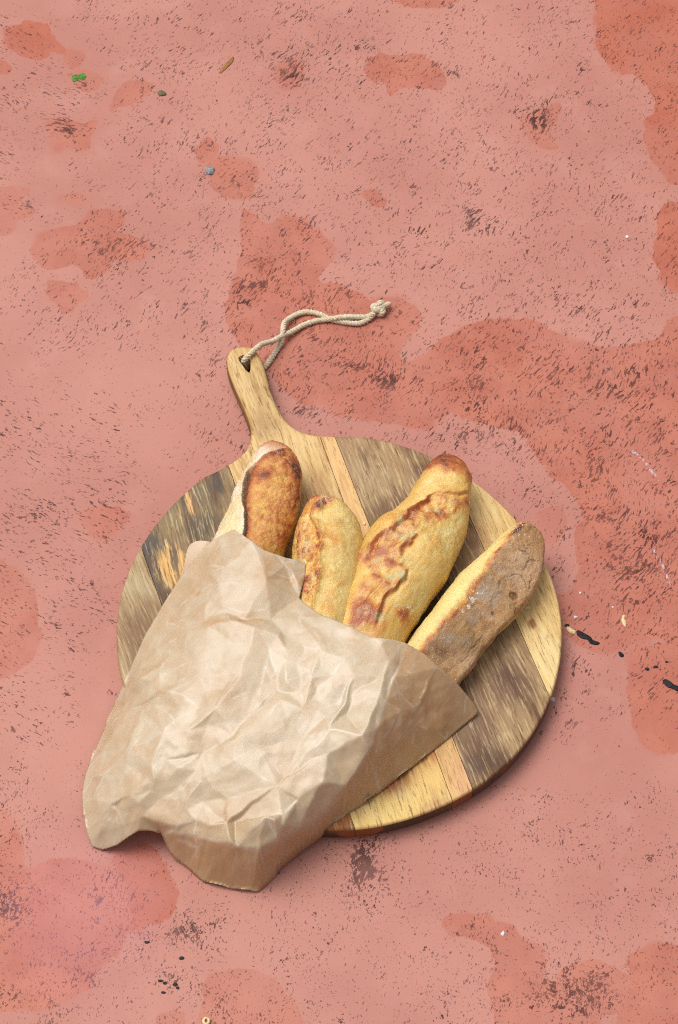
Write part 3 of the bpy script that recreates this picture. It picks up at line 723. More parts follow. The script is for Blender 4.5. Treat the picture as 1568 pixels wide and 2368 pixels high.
def loaf_two():
    s = Loaf([(768,1162,6,-.003),(766,1165,34),(763,1172,50),(761,1194,63),(760,1232,75),(757,1300,80),(752,1370,76),(744,1430,73),(715,1530,68),(680,1640,50),(660,1700,14)], .044, .021)
    s.base = s.xy.copy(); P3 = s.xyz
    n1 = fbm(P3, 60, 4, 21); n2 = fbm(P3, 240, 3, 22); n3 = fbm(P3, 28, 2, 29); n4 = fbm(P3, 110, 4, 34)
    topm = ss(.05, .45, s.up)
    rd, pr = s.line([(742,1175),(722,1190),(728,1215),(738,1235),(744,1262),(736,1290),(735,1320),(738,1345),(728,1380),(722,1405),(728,1430),(722,1470)])
    rd = -(rd+fbm(s.base, 170, 4, 25)*.0026)
    if (rd*(s.base[:, 0]-s.base[:, 0].mean())).mean() < 0: rd = -rd          # + = picture right
    leftm = ss(.0, -.0008, rd)*topm
    lip = .0026*np.exp(-np.abs(rd-.0006)/.0018)*topm; drop = -.0022*np.exp(-np.abs(rd+.003)/.004)*leftm
    fold, pf = s.line([(745,1226),(780,1224),(815,1222),(842,1220)]); fold = fold+fbm(s.base, 90, 2, 27)*.001
    step = .0009*np.exp(-np.abs(fold)/.004)*np.sign(fold)*ss(.05, .3, pf)*topm*ss(.001, .006, rd)
    rag = np.abs(fbm(P3, 130, 3, 37))
    s.disp(lip+drop+step+n1*.0011+n2*.0004+(rag-.2)*.0030*leftm+n3*.0020)
    bake = .25+.18*n1+.12*n3+.08*n2
    bake += leftm*(.16+.55*(rag-.1)+.40*n4+.2*n1)
    bake += .46*ex(rd-.0002, .0012)*topm*np.clip(.7+.9*n1, 0, 1.2)
    bake += .34*ss(.020, .004, s.U)*ss(.3, -.2, (s.base[:, 0]-W(768, 1160, s.zt)[0])/.012)
    for p, r, k in (((790,1212),9,.20),((770,1190),10,.12),((752,1245),22,.20),((775,1260),12,.16),((790,1350),9,.26),((768,1375),12,.12),((755,1410),14,.26),((765,1418),7,.16),((742,1280),10,.2),((795,1395),8,.1),((730,1175),16,.3)):
        bake += k*s.spot(p, r*1.15)*np.clip(.8+1.2*n4, 0, 1.6)
    bake += .14*ex(fold, .0006)*ss(.1, .3, pf)*topm
    gloss = .45+.5*n1+.4*s.spot((722,1180), 25)
    tint = [(np.clip(leftm*.4*ss(.18, .06, rag)*ss(-.1, .1, n1), 0, 1), (226,212,160)), (np.clip(ss(.008, .02, rd)*.4, 0, 1)*topm, (226,200,130))]
    return s.finish('baguette', 'shortest pale golden baguette, second from the handle side, with a jagged brown crack', bake, np.clip(gloss, 0, 1), .25+.7*leftm, np.clip(.10+.1*n1, 0, 1), tint)

def loaf_three():
    s = Loaf([(1052,1058,4,-.006),(1050,1062,26,-.004),(1046,1076,44,-.003),(1040,1100,57),(1029,1135,66),(1008,1191,79),(985,1233,92),(952,1275,106),(918,1325,104),(890,1385,97),(858,1442,88),(825,1520,84),(790,1620,66),(760,1690,14)], .041, .0245, nv=330)
    s.base = s.xy.copy(); P3 = s.xyz
    n1 = fbm(P3, 55, 4, 41); n2 = fbm(P3, 230, 3, 42); n3 = fbm(P3, 24, 2, 49); n4 = fbm(P3, 110, 4, 43)
    wob = fbm(s.base, 110, 4, 45)*.0032
    topm = ss(.05, .4, s.up)
    def ln(p): d, q = s.line(p); return d+wob, q
    LN = [ln(p) for p in ([(1088,1108),(1072,1132),(1030,1136),(1000,1142),(985,1160)],
        [(1000,1142),(978,1160),(955,1182),(940,1200),(915,1222),(888,1240),(866,1262),(850,1300)],
        [(968,1243),(950,1262),(930,1275),(928,1295)],
        [(880,1305),(905,1312),(930,1318),(936,1335),(925,1358),(900,1375),(885,1395),(872,1425),(866,1450)],
        [(866,1262),(842,1282),(848,1305),(856,1318)], [(875,1245),(905,1240),(930,1243)], [(842,1400),(862,1380),(880,1362),(905,1350)],
        [(960,1180),(990,1190),(1030,1170)], [(905,1275),(925,1262),(940,1240)], [(860,1330),(890,1345),(905,1370)])]
    AMP = (.0007, .0017, .0011, .0016, .0010, .0006, .0008, .0004, .0006, .0006)
    h = 0
    for (d, q), a in zip(LN, AMP):
        e = ss(-.02, .15, q)*ss(1.02, .85, q)
        h = h+e*(a*ex(d-.0008, .0014)-a*1.0*ex(d+.0012, .0011))
    poly = catmull(W2([(1000,1146),(1062,1140),(1055,1180),(1010,1215),(968,1243),(930,1275),(936,1335),(900,1375),(870,1440),(820,1460),(815,1400),(850,1320),(845,1275),(915,1224),(955,1184)], s.zt), 4, True)
    op = ss(.0022, -.0022, poly_sdf(s.base, poly)+wob)*topm
    puffs = np.abs(fbm(s.base, 70, 3, 55))
    lump = .0045*s.spot((1046,1322), 13, 15)*ss(.7, .2, s.up)*ss(-.5, -.1, s.up)
    s.disp(lump+h*topm*1.25+n1*.0013+n2*.00045+n3*.0024+op*(-.0004+puffs*.0026+n2*.0004))
    bake = .32+.22*n1+.13*n3+.10*n2
    bake += op*(.10+.42*np.clip(fbm(s.base, 85, 4, 61)+.15, -.35, 1)+.18*n2+.35*np.clip(.12-puffs, 0, .2))
    capd = s.U; tipm = ss(.026, .016, capd+wob*1.6)
    bake += tipm*(.42+.12*n1+.1*n2)+.12*ss(.009, .0, capd)
    for ((d, q), a) in zip(LN, (.22, .42, .44, .46, .36, .30, .30, .16, .26, .24)):
        e = ss(-.02, .12, q)*ss(1.02, .88, q)
        bake += e*a*(ex(d-.0002, .0008)+.35*ex(d, .0028))*topm*np.clip(.75+1.1*n4, .1, 1.4)
    for p, r, k in (((1085,1150),12,.32),((1030,1180),30,.16),((1000,1190),20,.10),((900,1280),25,.12),((885,1275),10,.2),((828,1415),16,.46),((850,1430),20,.24),((812,1445),20,.2),((1000,1250),12,.1),((930,1420),20,.34),((945,1410),9,.2),((870,1455),30,.18),((1020,1190),10,.1),((990,1300),30,-.04)):
        bake += k*s.spot(p, r)*np.clip(.85+1.3*n4, .1, 1.6)
    bake = np.where(tipm > .3, bake, np.minimum(bake, .74+.06*n2))
    gloss = .60+.6*n1
    pale = np.zeros(len(bake))
    for p, r, ry in (((1010,1182),7,9),((935,1250),14,9),((928,1338),11,14),((905,1342),14,9),((880,1430),12,9),((937,1304),5,9),((870,1302),9,5),((925,1210),8,12),((952,1245),8,6)):
        pale = np.maximum(pale, s.spot(p, r, ry))
    tint = [(np.clip(pale*1.3+n4*.5, 0, .8)*ss(.15, .4, pale)*topm, (198,184,126)), (op*np.clip(fbm(s.base, 120, 3, 71)*1.6, 0, 1)*.5, (230,204,146))]
    streak = fbm(s.base@np.array([[.6, -.8], [.8, .6]])*[1, .35], 240, 3, 77)
    flour = .05+.10*n1+.75*s.spot((965,1405), 46, 34)*ss(.05, .25, streak)+.55*s.spot((1050,1270), 45, 60)*ss(.1, .3, streak)
    return s.finish('baguette', 'largest golden baguette, third from the handle side, with a red-brown tip and cracked top', bake, np.clip(gloss, 0, 1), .3+.6*op, np.clip(flour, 0, 1), tint)

def loaf_four():
    s = Loaf([(1229,1217,4,-.004),(1227,1221,24,-.002),(1222,1233,38),(1213,1254,51),(1185,1308,72),(1141,1363,80),(1104,1405,78),(1062,1458,74),(1012,1522,76),(930,1630,66),(880,1700,45),(860,1735,14)], .036, .020, square=2.2)
    s.zt = s.zc+.30*s.hh
    # the baked underside faces up and to the right: shave the section with a tilted plane
    rel = s.P-np.concatenate([s.c[:, None, :2], (s.zc+s.c[:, None, 3:4])], 2)
    right = -s.perp if s.perp[:, 0].mean() < 0 else s.perp
    tilt = math.radians(64)
    pn = np.concatenate([right*math.cos(tilt), np.full((s.nu, 1), math.sin(tilt))], 1)
    lim = .56*s.hh*(s.rr/s.rr.max())**.7+.0018
    q = (rel*pn[:, None]).sum(2)
    over = np.maximum(0, q-lim[:, None]); k = .0030
    sm = np.where(q-lim[:, None] > k, over, np.where(q-lim[:, None] < -k, 0, (q-lim[:, None]+k)**2/(4*k)))
    s.P = s.P-pn[:, None]*(sm*.93)[..., None]
    s.base = s.xy.copy(); P3 = s.xyz
    n1 = fbm(P3, 60, 4, 81); n2 = fbm(P3, 240, 3, 82); n3 = fbm(P3, 25, 2, 89); n4 = fbm(P3, 110, 4, 83)
    wob = fbm(s.base, 130, 4, 85)*.0034
    ed, pe = s.line([(1212,1222),(1190,1252),(1166,1280),(1131,1326),(1102,1372),(1074,1418),(1028,1464),(992,1504),(950,1542)]); ed = ed+wob
    if (ed*((s.base-s.c[:, :2].mean(0))@(right.mean(0)))).mean() < 0: ed = -ed
    bottom = ss(-.0012, .0014, ed)*ss(-.25, .1, s.up)
    cracks = 0; cb = 0
    for p in ([(1182,1280),(1200,1282),(1215,1288),(1222,1300),(1216,1315),(1205,1325)], [(1240,1300),(1224,1300)], [(1160,1352),(1185,1338),(1205,1336),(1216,1350),(1222,1362)], [(1150,1370),(1160,1352)], [(1222,1362),(1230,1340)], [(1078,1525),(1090,1505),(1104,1488),(1125,1468)], [(1062,1530),(1078,1525),(1092,1533)], [(1195,1400),(1190,1415)], [(1205,1262),(1212,1275),(1222,1278)]):
        d, q_ = s.line(p); d = d+fbm(s.base, 240, 4, 86)*.0022; e = ss(-.1, .3, q_)*ss(1.1, .7, q_)
        cracks = cracks-.0006*ex(d, .00045)*e; cb = np.maximum(cb, ex(d, .00045)*e)
    net = np.abs(fbm(s.base, 95, 4, 97)); netm = ss(.035, .0, net)*np.clip(s.spot((1215,1310), 60, 70)+s.spot((1090,1520), 40, 30)+.25, 0, 1)
    rid = fbm((s.base@np.array([[.72, -.70], [.70, .72]]))*[.25, 1.], 260, 3, 98)       # lengthwise scuffs
    hole = s.spot((1190,1380), 14, 11)+.3*n4; hole2 = s.spot((1141,1422), 4.5)
    hm = ss(.40, .65, hole)
    s.disp(n1*.0011+n2*.0004+n3*.0018+cracks*bottom-netm*bottom*.00025-.0012*hm-.0007*hole2)
    bake = .15+.12*n1+.08*n3+.10*ss(.3, -.2, s.up)
    bake += .46*ex(ed+.0006, .0026)*ss(-.1, .3, s.up)*np.clip(.75+1.0*n4, .1, 1.4)+.12*ex(ed, .008)
    bake += .38*ss(.030, .010, s.U)*ss(-.013, -.002, ed)
    bake = bake*(1-bottom)+(.70+.1*n1)*bottom
    def cl(x): return np.clip(x, 0, 1)
    grey = cl((s.spot((1115,1395), 34, 30)+s.spot((1150,1345), 26, 20)*.7+s.spot((1140,1390), 24, 14)*.7+s.spot((1045,1490), 34, 16)*.8+s.spot((1090,1440), 12, 12)*.6)*1.1*ss(-.25, .35, n4+.15))*bottom*.8
    tint = [(bottom, (190,140,84)), (bottom*cl(.2+2.0*n4)*.7, (150,102,54)), (bottom*cl(.1+1.6*n1)*.6, (208,164,108)), (bottom*cl(2.0*rid)*.6, (132,88,48)), (bottom*cl(2.2*n2)*.4, (214,176,126)),
            (cl(s.spot((1215,1320), 50, 60)*.75*cl(.7+n4))*bottom, (222,184,150)), (cl(s.spot((1085,1530), 40, 22)*.7)*bottom, (216,176,138)), (cl(s.spot((1080,1490), 60, 26)*.55)*bottom, (132,104,52)),
            (cl(s.spot((1010,1520), 24)*.6+s.spot((1040,1515), 22, 14)*.5+s.spot((1130,1290), 34, 20)*.6)*cl(.7+1.2*n4)*bottom, (100,58,32)),
            (grey*.7, (184,174,160)), (netm*bottom*.45, (116,78,44)), (cb*bottom*.75, (112,66,32)), (hm*.85, (122,84,30)), (ss(.3, .6, hole2)*.8, (74,54,42)),
            (cl(ss(-.002, -.007, ed)*.6), (252,230,150))]
    gloss = .35+.4*n1-.4*bottom+.7*s.spot((1188,1232), 16)
    fl, _ = s.line([(1118,1372),(1100,1390),(1092,1402),(1068,1432)]); clump = ss(.05, .25, fbm(s.base, 330, 3, 99))
    flour = .10+.06*n1+1.2*ex(fl, .0024)*clump+.55*ex(ed+.003, .003)*ss(.2, .4, n2)+.6*s.spot((1205,1240), 16)*clump
    return s.finish('baguette', 'upturned baguette at the board rim showing its flat greyish brown underside', bake, np.clip(gloss, 0, 1), .45+.4*bottom, np.clip(flour, 0, 1), tint)
loaf_one(); loaf_two(); loaf_three(); loaf_four()

# ================================================================== paper bag
def lattice(P, cell, seed, ang=0., stretch=1.):
    """random facets: heights on a slanted triangle lattice, joined by flat faces"""
    c, s_ = math.cos(ang), math.sin(ang)
    Q = np.stack([(P[:, 0]*c+P[:, 1]*s_)/(cell*stretch), (-P[:, 0]*s_+P[:, 1]*c)/cell], -1)
    Q = Q+np.stack([fbm(P, .45/cell, 2, seed+50), fbm(P, .45/cell, 2, seed+60)], -1)*.75
    u = Q[:, 0]-Q[:, 1]*.5; v = Q[:, 1]
    i, j = np.floor(u).astype(np.int64), np.floor(v).astype(np.int64); f, g = u-i, v-j
    h = lambda a, b: _hash(a, b, np.zeros_like(a), seed)*2-1
    lo = f+g < 1
    A = h(i, j); B = h(i+1, j); C = h(i, j+1); D = h(i+1, j+1)
    return np.where(lo, A+f*(B-A)+g*(C-A), D+(1-f)*(C-D)+(1-g)*(B-D))
def mesh_region(poly, step, extra=None):
    lo, hi = poly.min(0), poly.max(0)
    gx, gy = np.meshgrid(np.arange(lo[0], hi[0], step), np.arange(lo[1], hi[1], step*.866))
    gx = gx+(np.arange(gx.shape[0]) % 2)[:, None]*step*.5
    G = np.stack([gx.ravel(), gy.ravel()], -1)
    G = G[poly_sdf(G, poly) < -step*.6]
    n = len(poly); pts = [Vector(p) for p in poly.tolist()]+[Vector(p) for p in G.tolist()]
    v, e, f, *_ = delaunay_2d_cdt(pts, [(k, (k+1) % n) for k in range(n)], [list(range(n))], 1, 1e-7)
    return np.array([tuple(p) for p in v]), [tuple(t) for t in f]
def resample(c, step):
    c = np.concatenate([c, c[:1]]); s_ = np.concatenate([[0], np.cumsum(np.linalg.norm(np.diff(c[:, :2], axis=0), axis=1))])
    n = int(s_[-1]/step); t = np.linspace(0, s_[-1], n, endpoint=False)
    return np.stack([np.interp(t, s_, c[:, i]) for i in range(c.shape[1])], -1)
def paper_material():
    m = Mat('kraft_paper'); co = m.obj()
    w = m.node('ShaderNodeMapping', 0, Vector=co, Rotation=(0, 0, math.radians(-52)))
    rib = m.noise(m._scale(w, (40, 900, 40)), 1, 2, .5); fib = m.noise(co, 900, 2, .6)
    big = m.noise(co, 17, 3, .6, .4); mid = m.noise(co, 55, 3, .6)
    cre = m.attr('crease'); tan_amt = m.attr('grease_shade')
    c = m.mix(big.step(.35, .65), L(225,206,172), L(217,191,152))
    c = m.mix(mid.step(.45, .7)*.4, c, L(234,220,194))
    c = m.mix((tan_amt+(mid-.5)*.5*tan_amt).clamp()*.85, c, L(208,158,98))  # tan for grease marks, facet tone and the painted gusset shade
    c = m.mix((rib-.5)*.35+.03, c, L(246,232,206)); c = m.mix((fib-.5)*.4, c, L(190,150,108))
    c = m.mix(cre*.75, c, L(255,248,232))
    nrm = m.bump(rib*.3+fib*.35, .15, .0004)
    p = m.principled(c, (big-.5)*.2+.44, nrm, 1.0)
    t = m.node('ShaderNodeBsdfTranslucent', 0, Color=m.mix(.85, c, L(244,170,74)))
    n = m.nt.nodes.new('ShaderNodeMixShader'); n.inputs[0].default_value = .24
    m.nt.links.new(p.k, n.inputs[1]); m.nt.links.new(t.k, n.inputs[2])
    return m.done(S(m, n.outputs[0]))
def build_bag():
    PM = paper_material()
    bo = resample(fr, .0016); poly = bo[:, :2]
    v, f = mesh_region(poly, .00085)
    fd = ss(.0, .010, -poly_sdf(v, poly))[:, None]
    wv = v+np.stack([fbm(v, 60, 3, 201), fbm(v, 60, 3, 202)], -1)*.0026*fd
    z, tone, wear = BAGZ(wv, True)
    ia = np.array([t[k] for t in f for k in range(len(t))]); ib = np.array([t[(k+1) % len(t)] for t in f for k in range(len(t))])
    cnt = np.zeros(len(v)); np.add.at(cnt, ia, 1); np.add.at(cnt, ib, 1); z0 = z.copy()
    keep = ss(.004, .0, -poly_sdf(v, poly))
    for _ in range(9):
        acc = np.zeros(len(v)); np.add.at(acc, ia, z[ib]); np.add.at(acc, ib, z[ia]); z = z*.35+.65*acc/np.maximum(cnt, 1)
    shp = np.maximum(keep*.9, .78); z = z0*shp+z*(1-shp)
    sd = -poly_sdf(v, poly); fade = ss(0, .012, sd)
    d_mouth, _ = seg_dist(v, fr[:16*7, :2]); mouth = ss(.02, .004, np.abs(d_mouth))
    amp = .35+.65*ss(-.25, .3, fbm(v, 14, 2, 33)+.1)
    h = (lattice(v, .0125, 15, 1.1, 1.7)*.00045+lattice(v, .0070, 25, .2, 1.6)*.00026+lattice(v, .0038, 35, 2.2, 1.5)*.00009+lattice(v, .024, 9, -.4, 1.6)*.0008)*amp*(.3+.7*fade)
    # cut edge of the mouth: a little wavy
    h = h+mouth*(1-fade)*fbm(v, 60, 2, 12)*.0012
    crease = np.zeros(len(v))
    for pts, a in CREASE:
        d, q = seg_dist(v, W2(pts, .055)); taper = ss(-.01, .25, q)*ss(1.01, .75, q)*.7+.3
        crease = np.maximum(crease, np.exp(-(d/.0006)**2)*.6*taper*ss(-.2, .3, fbm(v, 120, 2, 77)))
    rd, _ = seg_dist(v, rg[:, :2]); crease = np.maximum(crease, .35*np.exp(-(rd/.0008)**2))
    V = np.concatenate([v, (z+h)[:, None]], 1)
    on = ss(.004, -.002, poly_sdf(v, OUT))
    V[:, 2] = np.maximum(V[:, 2], .0006+on*BT)
    base = Vector((float(W(500,1700,0.)[0]), float(W(500,1700,0.)[1]), 0.))
    root = empty('paper_bag', base); tag(root, 'crumpled brown paper bag holding the four baguettes, spilling over the board edge', 'paper bag')
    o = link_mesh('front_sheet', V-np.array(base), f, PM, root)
    wr = np.abs(lattice(v, .0105, 15, 1.1, 1.5)); wl = np.abs(lattice(v, .021, 9, -.4, 1.4))
    crease = np.maximum(crease, .45*ss(.035, .0, wr)*ss(.0, .4, fbm(v, 30, 2, 44)))
    crease = np.maximum(crease, .35*ss(.02, .0, wl)*ss(-.1, .4, fbm(v, 35, 2, 46)))
    tan_amt = np.zeros(len(v))
    for x, y, rx, ry, k in ((620,1330,18,40,.9),(690,1345,50,14,.7),(490,1440,30,14,.8),(570,1437,45,14,.8),(470,1700,70,40,.4),(520,1620,60,50,.35),(380,1850,70,30,.5),(500,1880,60,25,.6),(470,1570,12,40,.3),(820,1690,12,10,.6),(1000,1620,60,50,.35),(700,1800,60,40,.3),(455,1360,8,6,1.),(595,1345,9,7,.9)):
        c = W(x, y, .06)[:2]; tan_amt = np.maximum(tan_amt, k*np.exp(-((v[:, 0]-c[0])/(rx*MM))**2-((v[:, 1]-c[1])/(ry*MM*1.1))**2))
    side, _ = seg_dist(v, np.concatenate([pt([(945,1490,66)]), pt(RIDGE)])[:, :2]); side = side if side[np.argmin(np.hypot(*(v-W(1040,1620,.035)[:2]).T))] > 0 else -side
    gus_shade = ss(-.0004, .0006, side)*ss(W(372, 1930, .02)[0], W(410, 1930, .02)[0], v[:, 0])  # gusset beyond the ridge: its shaded side is painted in as tan
    crease = np.maximum(crease*.7, wear*.9*ss(-.15, .35, fbm(v, 90, 3, 79)))
    fattr(o, 'crease', crease); fattr(o, 'grease_shade', np.clip(np.maximum(tan_amt, tone*.42*(1-gus_shade*.5))+gus_shade*.68, 0, 1))
    so = o.modifiers.new('thickness', 'SOLIDIFY'); so.thickness = .00025; so.offset = -1
    # back sheet lying on the board, its corner peeping out beside the mouth
    B = [(482,1252,31),(440,1259,29),(424,1312,28),(404,1370,27),(384,1412,25),(345,1490,21),(320,1560,19.2),(420,1700,18.9),(560,1800,18.9),(780,1840,18.9),(980,1720,18.9),(1060,1640,18.9),(1000,1580,18.9),(880,1500,18.9),(700,1410,18.9),(600,1330,18.9),(540,1290,24)]
    Bw = pt(B); bz = tps(Bw); bp = resample(catmull(Bw, 4, True), .003)
    v2, f2 = mesh_region(bp[:, :2], .003)
    z2 = bz(v2)+lattice(v2, .016, 3)*.0005*ss(.02, .024, bz(v2)); z2 = np.maximum(z2, BT+.0005)
    b = link_mesh('back_sheet', np.concatenate([v2, z2[:, None]], 1)-np.array(base), f2, PM, root)
    fattr(b, 'crease', np.zeros(len(v2))); fattr(b, 'grease_shade', np.full(len(v2), .5))
    return root
build_bag()

# ================================================================== twine loop through the handle
def tube(path, r, nseg=7, r_end=None):
    n = len(path); T = np.gradient(path, axis=0); T /= np.linalg.norm(T, axis=1)[:, None]
    up = np.array([0, 0, 1.]); A = np.cross(T, up); bad = np.linalg.norm(A, axis=1) < 1e-3; A[bad] = (1, 0, 0)
    A /= np.linalg.norm(A, axis=1)[:, None]; B = np.cross(A, T)
    th = np.linspace(0, 2*math.pi, nseg, endpoint=False)
    rr = np.full(n, r) if np.isscalar(r) else r
    V = path[:, None]+rr[:, None, None]*(np.cos(th)[None, :, None]*A[:, None]+np.sin(th)[None, :, None]*B[:, None])
    idx = np.arange(n*nseg).reshape(n, nseg); j = np.roll(idx, -1, 1)
    F = np.stack([idx[:-1], j[:-1], j[1:], idx[1:]], -1).reshape(-1, 4).tolist()+[tuple(idx[0][::-1]), tuple(idx[-1])]
    return V.reshape(-1, 3), F
def even(path, step):
    s_ = np.concatenate([[0], np.cumsum(np.linalg.norm(np.diff(path, axis=0), axis=1))]); t = np.arange(0, s_[-1], step)
    return np.stack([np.interp(t, s_, path[:, i]) for i in range(3)], -1), t
def cord(path, R=.00188, plies=3, pitch=.0075, phase=0.):
    p, t = even(path, .0004)
    T = np.gradient(p, axis=0); T /= np.linalg.norm(T, axis=1)[:, None]; A = np.cross(T, [0, 0, 1.]); A /= np.linalg.norm(A, axis=1)[:, None]; B = np.cross(A, T)
    V, F = [], []
    for k in range(plies):
        a = phase+2*math.pi*k/plies-2*math.pi*t/pitch
        q = p+R*.52*(np.cos(a)[:, None]*A+np.sin(a)[:, None]*B)+RNG.normal(0, .00002, p.shape)
        v, f = tube(q, R*.60*(1+.12*np.array(vnoise(np.stack([t, t*0+k, t*0], -1), 400, k))), 8)
        o = sum(len(x) for x in V); V.append(v); F += [tuple(int(i)+o for i in g) for g in f]
    return np.concatenate(V), F
def build_twine():
    m = Mat('jute_twine'); co = m.obj(); n = m.noise(co, 900, 3, .7); n2 = m.noise(co, 120, 2)
    c = m.mix(n.step(.35, .7), L(204,184,150), L(246,236,214)); c = m.mix(n2.step(.45, .65)*.35, c, L(222,196,150))
    mat = m.done(m.principled(c, .85, m.bump(n, .5, .0004), .2))
    org = W(877, 712, 0.); root = empty('twine_loop', Vector(org.tolist()))
    tag(root, 'knotted loop of pale jute twine threaded through the board handle', 'twine')
    A = [(572,852,4),(566,842,11),(564,834,17.5),(572,824,20.6),(584,813,21),(597,802,20.4),(608,795,17),(631,789,11),(650,778,7.5),(675,767,3.5),(702,752,2.2),(732,742,1.8),(754,739,2.2),(779,735,4.4),(803,733,4.4),(828,733,3.2),(848,733,3.0),(866,724,4.5)]
    B = [(600,862,1.7),(617,844,1.8),(628,828,1.8),(642,806,2.2),(651,787,5.0),(654,766,8.0),(658,746,6),(675,733,3),(697,723.5,2),(718,722,1.8),(740,727,1.8),(757,735,1.8),(773,741,1.7),(801,746,1.7),(828,748,1.7),(847,741,2.0),(864,727,3.5)]
    for pts, ph in ((A, 0.), (B, 1.)):
        a = np.array(pts, float); p = catmull(W(a[:, 0], a[:, 1], a[:, 2]/1000), 12)
        v, f = cord(p, phase=ph); link_mesh('cord', v-org, f, mat, root)
    # overhand knot: a tight trefoil of the same cord
    kv = []
    for i in range(121):
        t = 2*math.pi*i/120
        kv.append([(math.sin(t)+1.7*math.sin(2*t)), (math.cos(t)-1.7*math.cos(2*t)), -math.sin(3*t)*1.1])
    kp = np.array(kv)*.00150; c = W(876, 713, .0046)
    rot = np.array(Matrix.Rotation(.5, 3, 'Z') @ Matrix.Rotation(.5, 3, 'X'))
    kp = kp@rot.T*np.array([1, 1.15, .9])+c
    v, f = cord(kp, R=.0023); v[:, 2] = np.maximum(v[:, 2], .0003); link_mesh('knot', v-org, f, mat, root)
    e = np.array([(880,713,6),(886,709,6),(893,706,5),(901,702,4)], float); p = catmull(W(e[:, 0], e[:, 1], e[:, 2]/1000), 8)
    v, f = cord(p, R=.0020); link_mesh('frayed_end', v-org, f, mat, root)
    # stray fibres
    V, F = [], []
    allp = np.concatenate([catmull(W(np.array(q)[:, 0], np.array(q)[:, 1], np.array(q)[:, 2]/1000.), 12) for q in (A, B)])
    for k in range(260):
        i = RNG.integers(0, len(allp)) if k < 190 else None
        s0 = allp[i] if i is not None else c+RNG.normal(0, .002, 3)
        d = RNG.normal(0, 1, 3); d[2] = abs(d[2])*.5; d /= np.linalg.norm(d); b = RNG.normal(0, 1, 3)*.3
        Lh = RNG.uniform(.002, .0055); t = np.linspace(0, 1, 6)[:, None]
        q = s0+d*(t*Lh)+b*(t**2*Lh); q[:, 2] = np.maximum(q[:, 2], .0003)
        v, f = tube(q, .00007, 4); o = sum(len(x) for x in V); V.append(v); F += [tuple(int(x)+o for x in g) for g in f]
    fo = link_mesh('fibres', np.concatenate(V)-org, F, mat, root); fo['kind'] = 'stuff'
build_twine()

# ================================================================== bits lying on the table
def flake(name, label, cat, pts, z, thick, mat, bumpy=.0004, group=None, dome=.0, seed=0):
    """an uneven thin bit with the outline measured on the table"""
    poly = resample(catmull(np.concatenate([W2(pts, z), np.zeros((len(pts), 1))], 1), 5, True), .0005)[:, :2]
    c = poly.mean(0); n = len(poly); V = []; 
    rings = ((1.0, .05), (.97, .55), (.8, .92), (.45, 1.), (.1, 1.))
    for k, (s_, hh) in enumerate(rings):
        q = c+(poly-c)*s_; h = (thick*hh+dome*(1-s_**2))*.62+bumpy*fbm(q, 350, 3, seed+5)*hh
        V.append(np.concatenate([q, (z+np.maximum(h, .00012))[:, None]], 1))
    V.append(np.concatenate([poly, np.full((n, 1), z+.00005)], 1))
    V = np.concatenate(V); F = []
    R = len(rings)
    for r in range(R-1):
        for k in range(n): k2 = (k+1) % n; F.append((r*n+k, r*n+k2, (r+1)*n+k2, (r+1)*n+k))
    F.append(tuple(range((R-1)*n, R*n))); F.append(tuple(R*n+k for k in range(n))[::-1])
    for k in range(n): k2 = (k+1) % n; F.append((R*n+k, R*n+k2, k2, k))
    o = link_mesh(name, V-np.array([c[0], c[1], z]), F, mat); o.location = (c[0], c[1], z)
    tag(o, label, cat, group); return o
def plain(name, a, b, rough=.6, scale=400, spec=.4):
    m = Mat(name); co = m.obj(); n = m.noise(co, scale, 3, .6)
    return m.done(m.principled(m.mix(n.step(.3, .7), L(*a), L(*b)), rough, m.bump(n, .4, .0004), spec))
green = plain('leaf_green', (98,160,56), (52,104,36), .75); oliv = plain('dry_seed', (110,112,70), (84,70,50))
straw = plain('straw', (176,120,64), (132,84,42)); stone = plain('grey_stone', (166,168,166), (116,120,122), .9, 700, .15)
cream = plain('cream_chip', (240,222,176), (216,188,134)); black = plain('charred_black', (40,34,38), (20,17,20), .6, 500, .25)
white = plain('pale_flake', (226,226,232), (196,198,208)); 
lf = empty('leaf_sprig', Vector(W(181,179,0.).tolist())); tag(lf, 'tiny bright green two-lobed leaf near the upper left corner of the table', 'leaf')
for pts in ([(166,181),(168,175),(174,172),(179,174),(183,178),(181,183),(176,187),(170,187)], [(181,178),(183,173),(188,170),(194,170),(198,175),(197,181),(190,183),(185,181)]):
    o = flake('leaf_blade', '', '', pts, .0003, .0003, green, .0009, dome=.0001)
    del o['label'], o['category']; o.location = o.location-lf.location; o.parent = lf
flake('dry_seed', 'small olive dry seed on the table right of the green leaf', 'seed', [(364,214),(370,210),(380,212),(385,219),(378,222),(368,221)], 0., .0018, oliv)
flake('straw_husk', 'thin brown straw husk lying slanted near the top of the table', 'straw', [(508,167),(516,153),(530,139),(540,131),(540,141),(532,151),(520,162),(511,170)], 0., .0012, straw)
flake('pebble', 'small blue-grey round pebble on a dark salmon patch', 'pebble', [(474,397),(477,389),(483,387),(489,385),(496,391),(495,398),(491,404),(481,404)], 0., .0026, stone, .0016, dome=.0006)
flake('cream_chip', 'curled cream chip lying alone right of the board', 'chip', [(1439,1424),(1445,1423),(1444,1431),(1448,1440),(1447,1451),(1441,1445),(1437,1436)], 0., .0012, cream)
flake('cream_chip', 'cream chip touching the long black flake beside the board rim', 'chip', [(1309,1450),(1316,1449),(1324,1456),(1332,1459),(1329,1467),(1320,1465),(1311,1458)], 0., .0014, cream, seed=3)
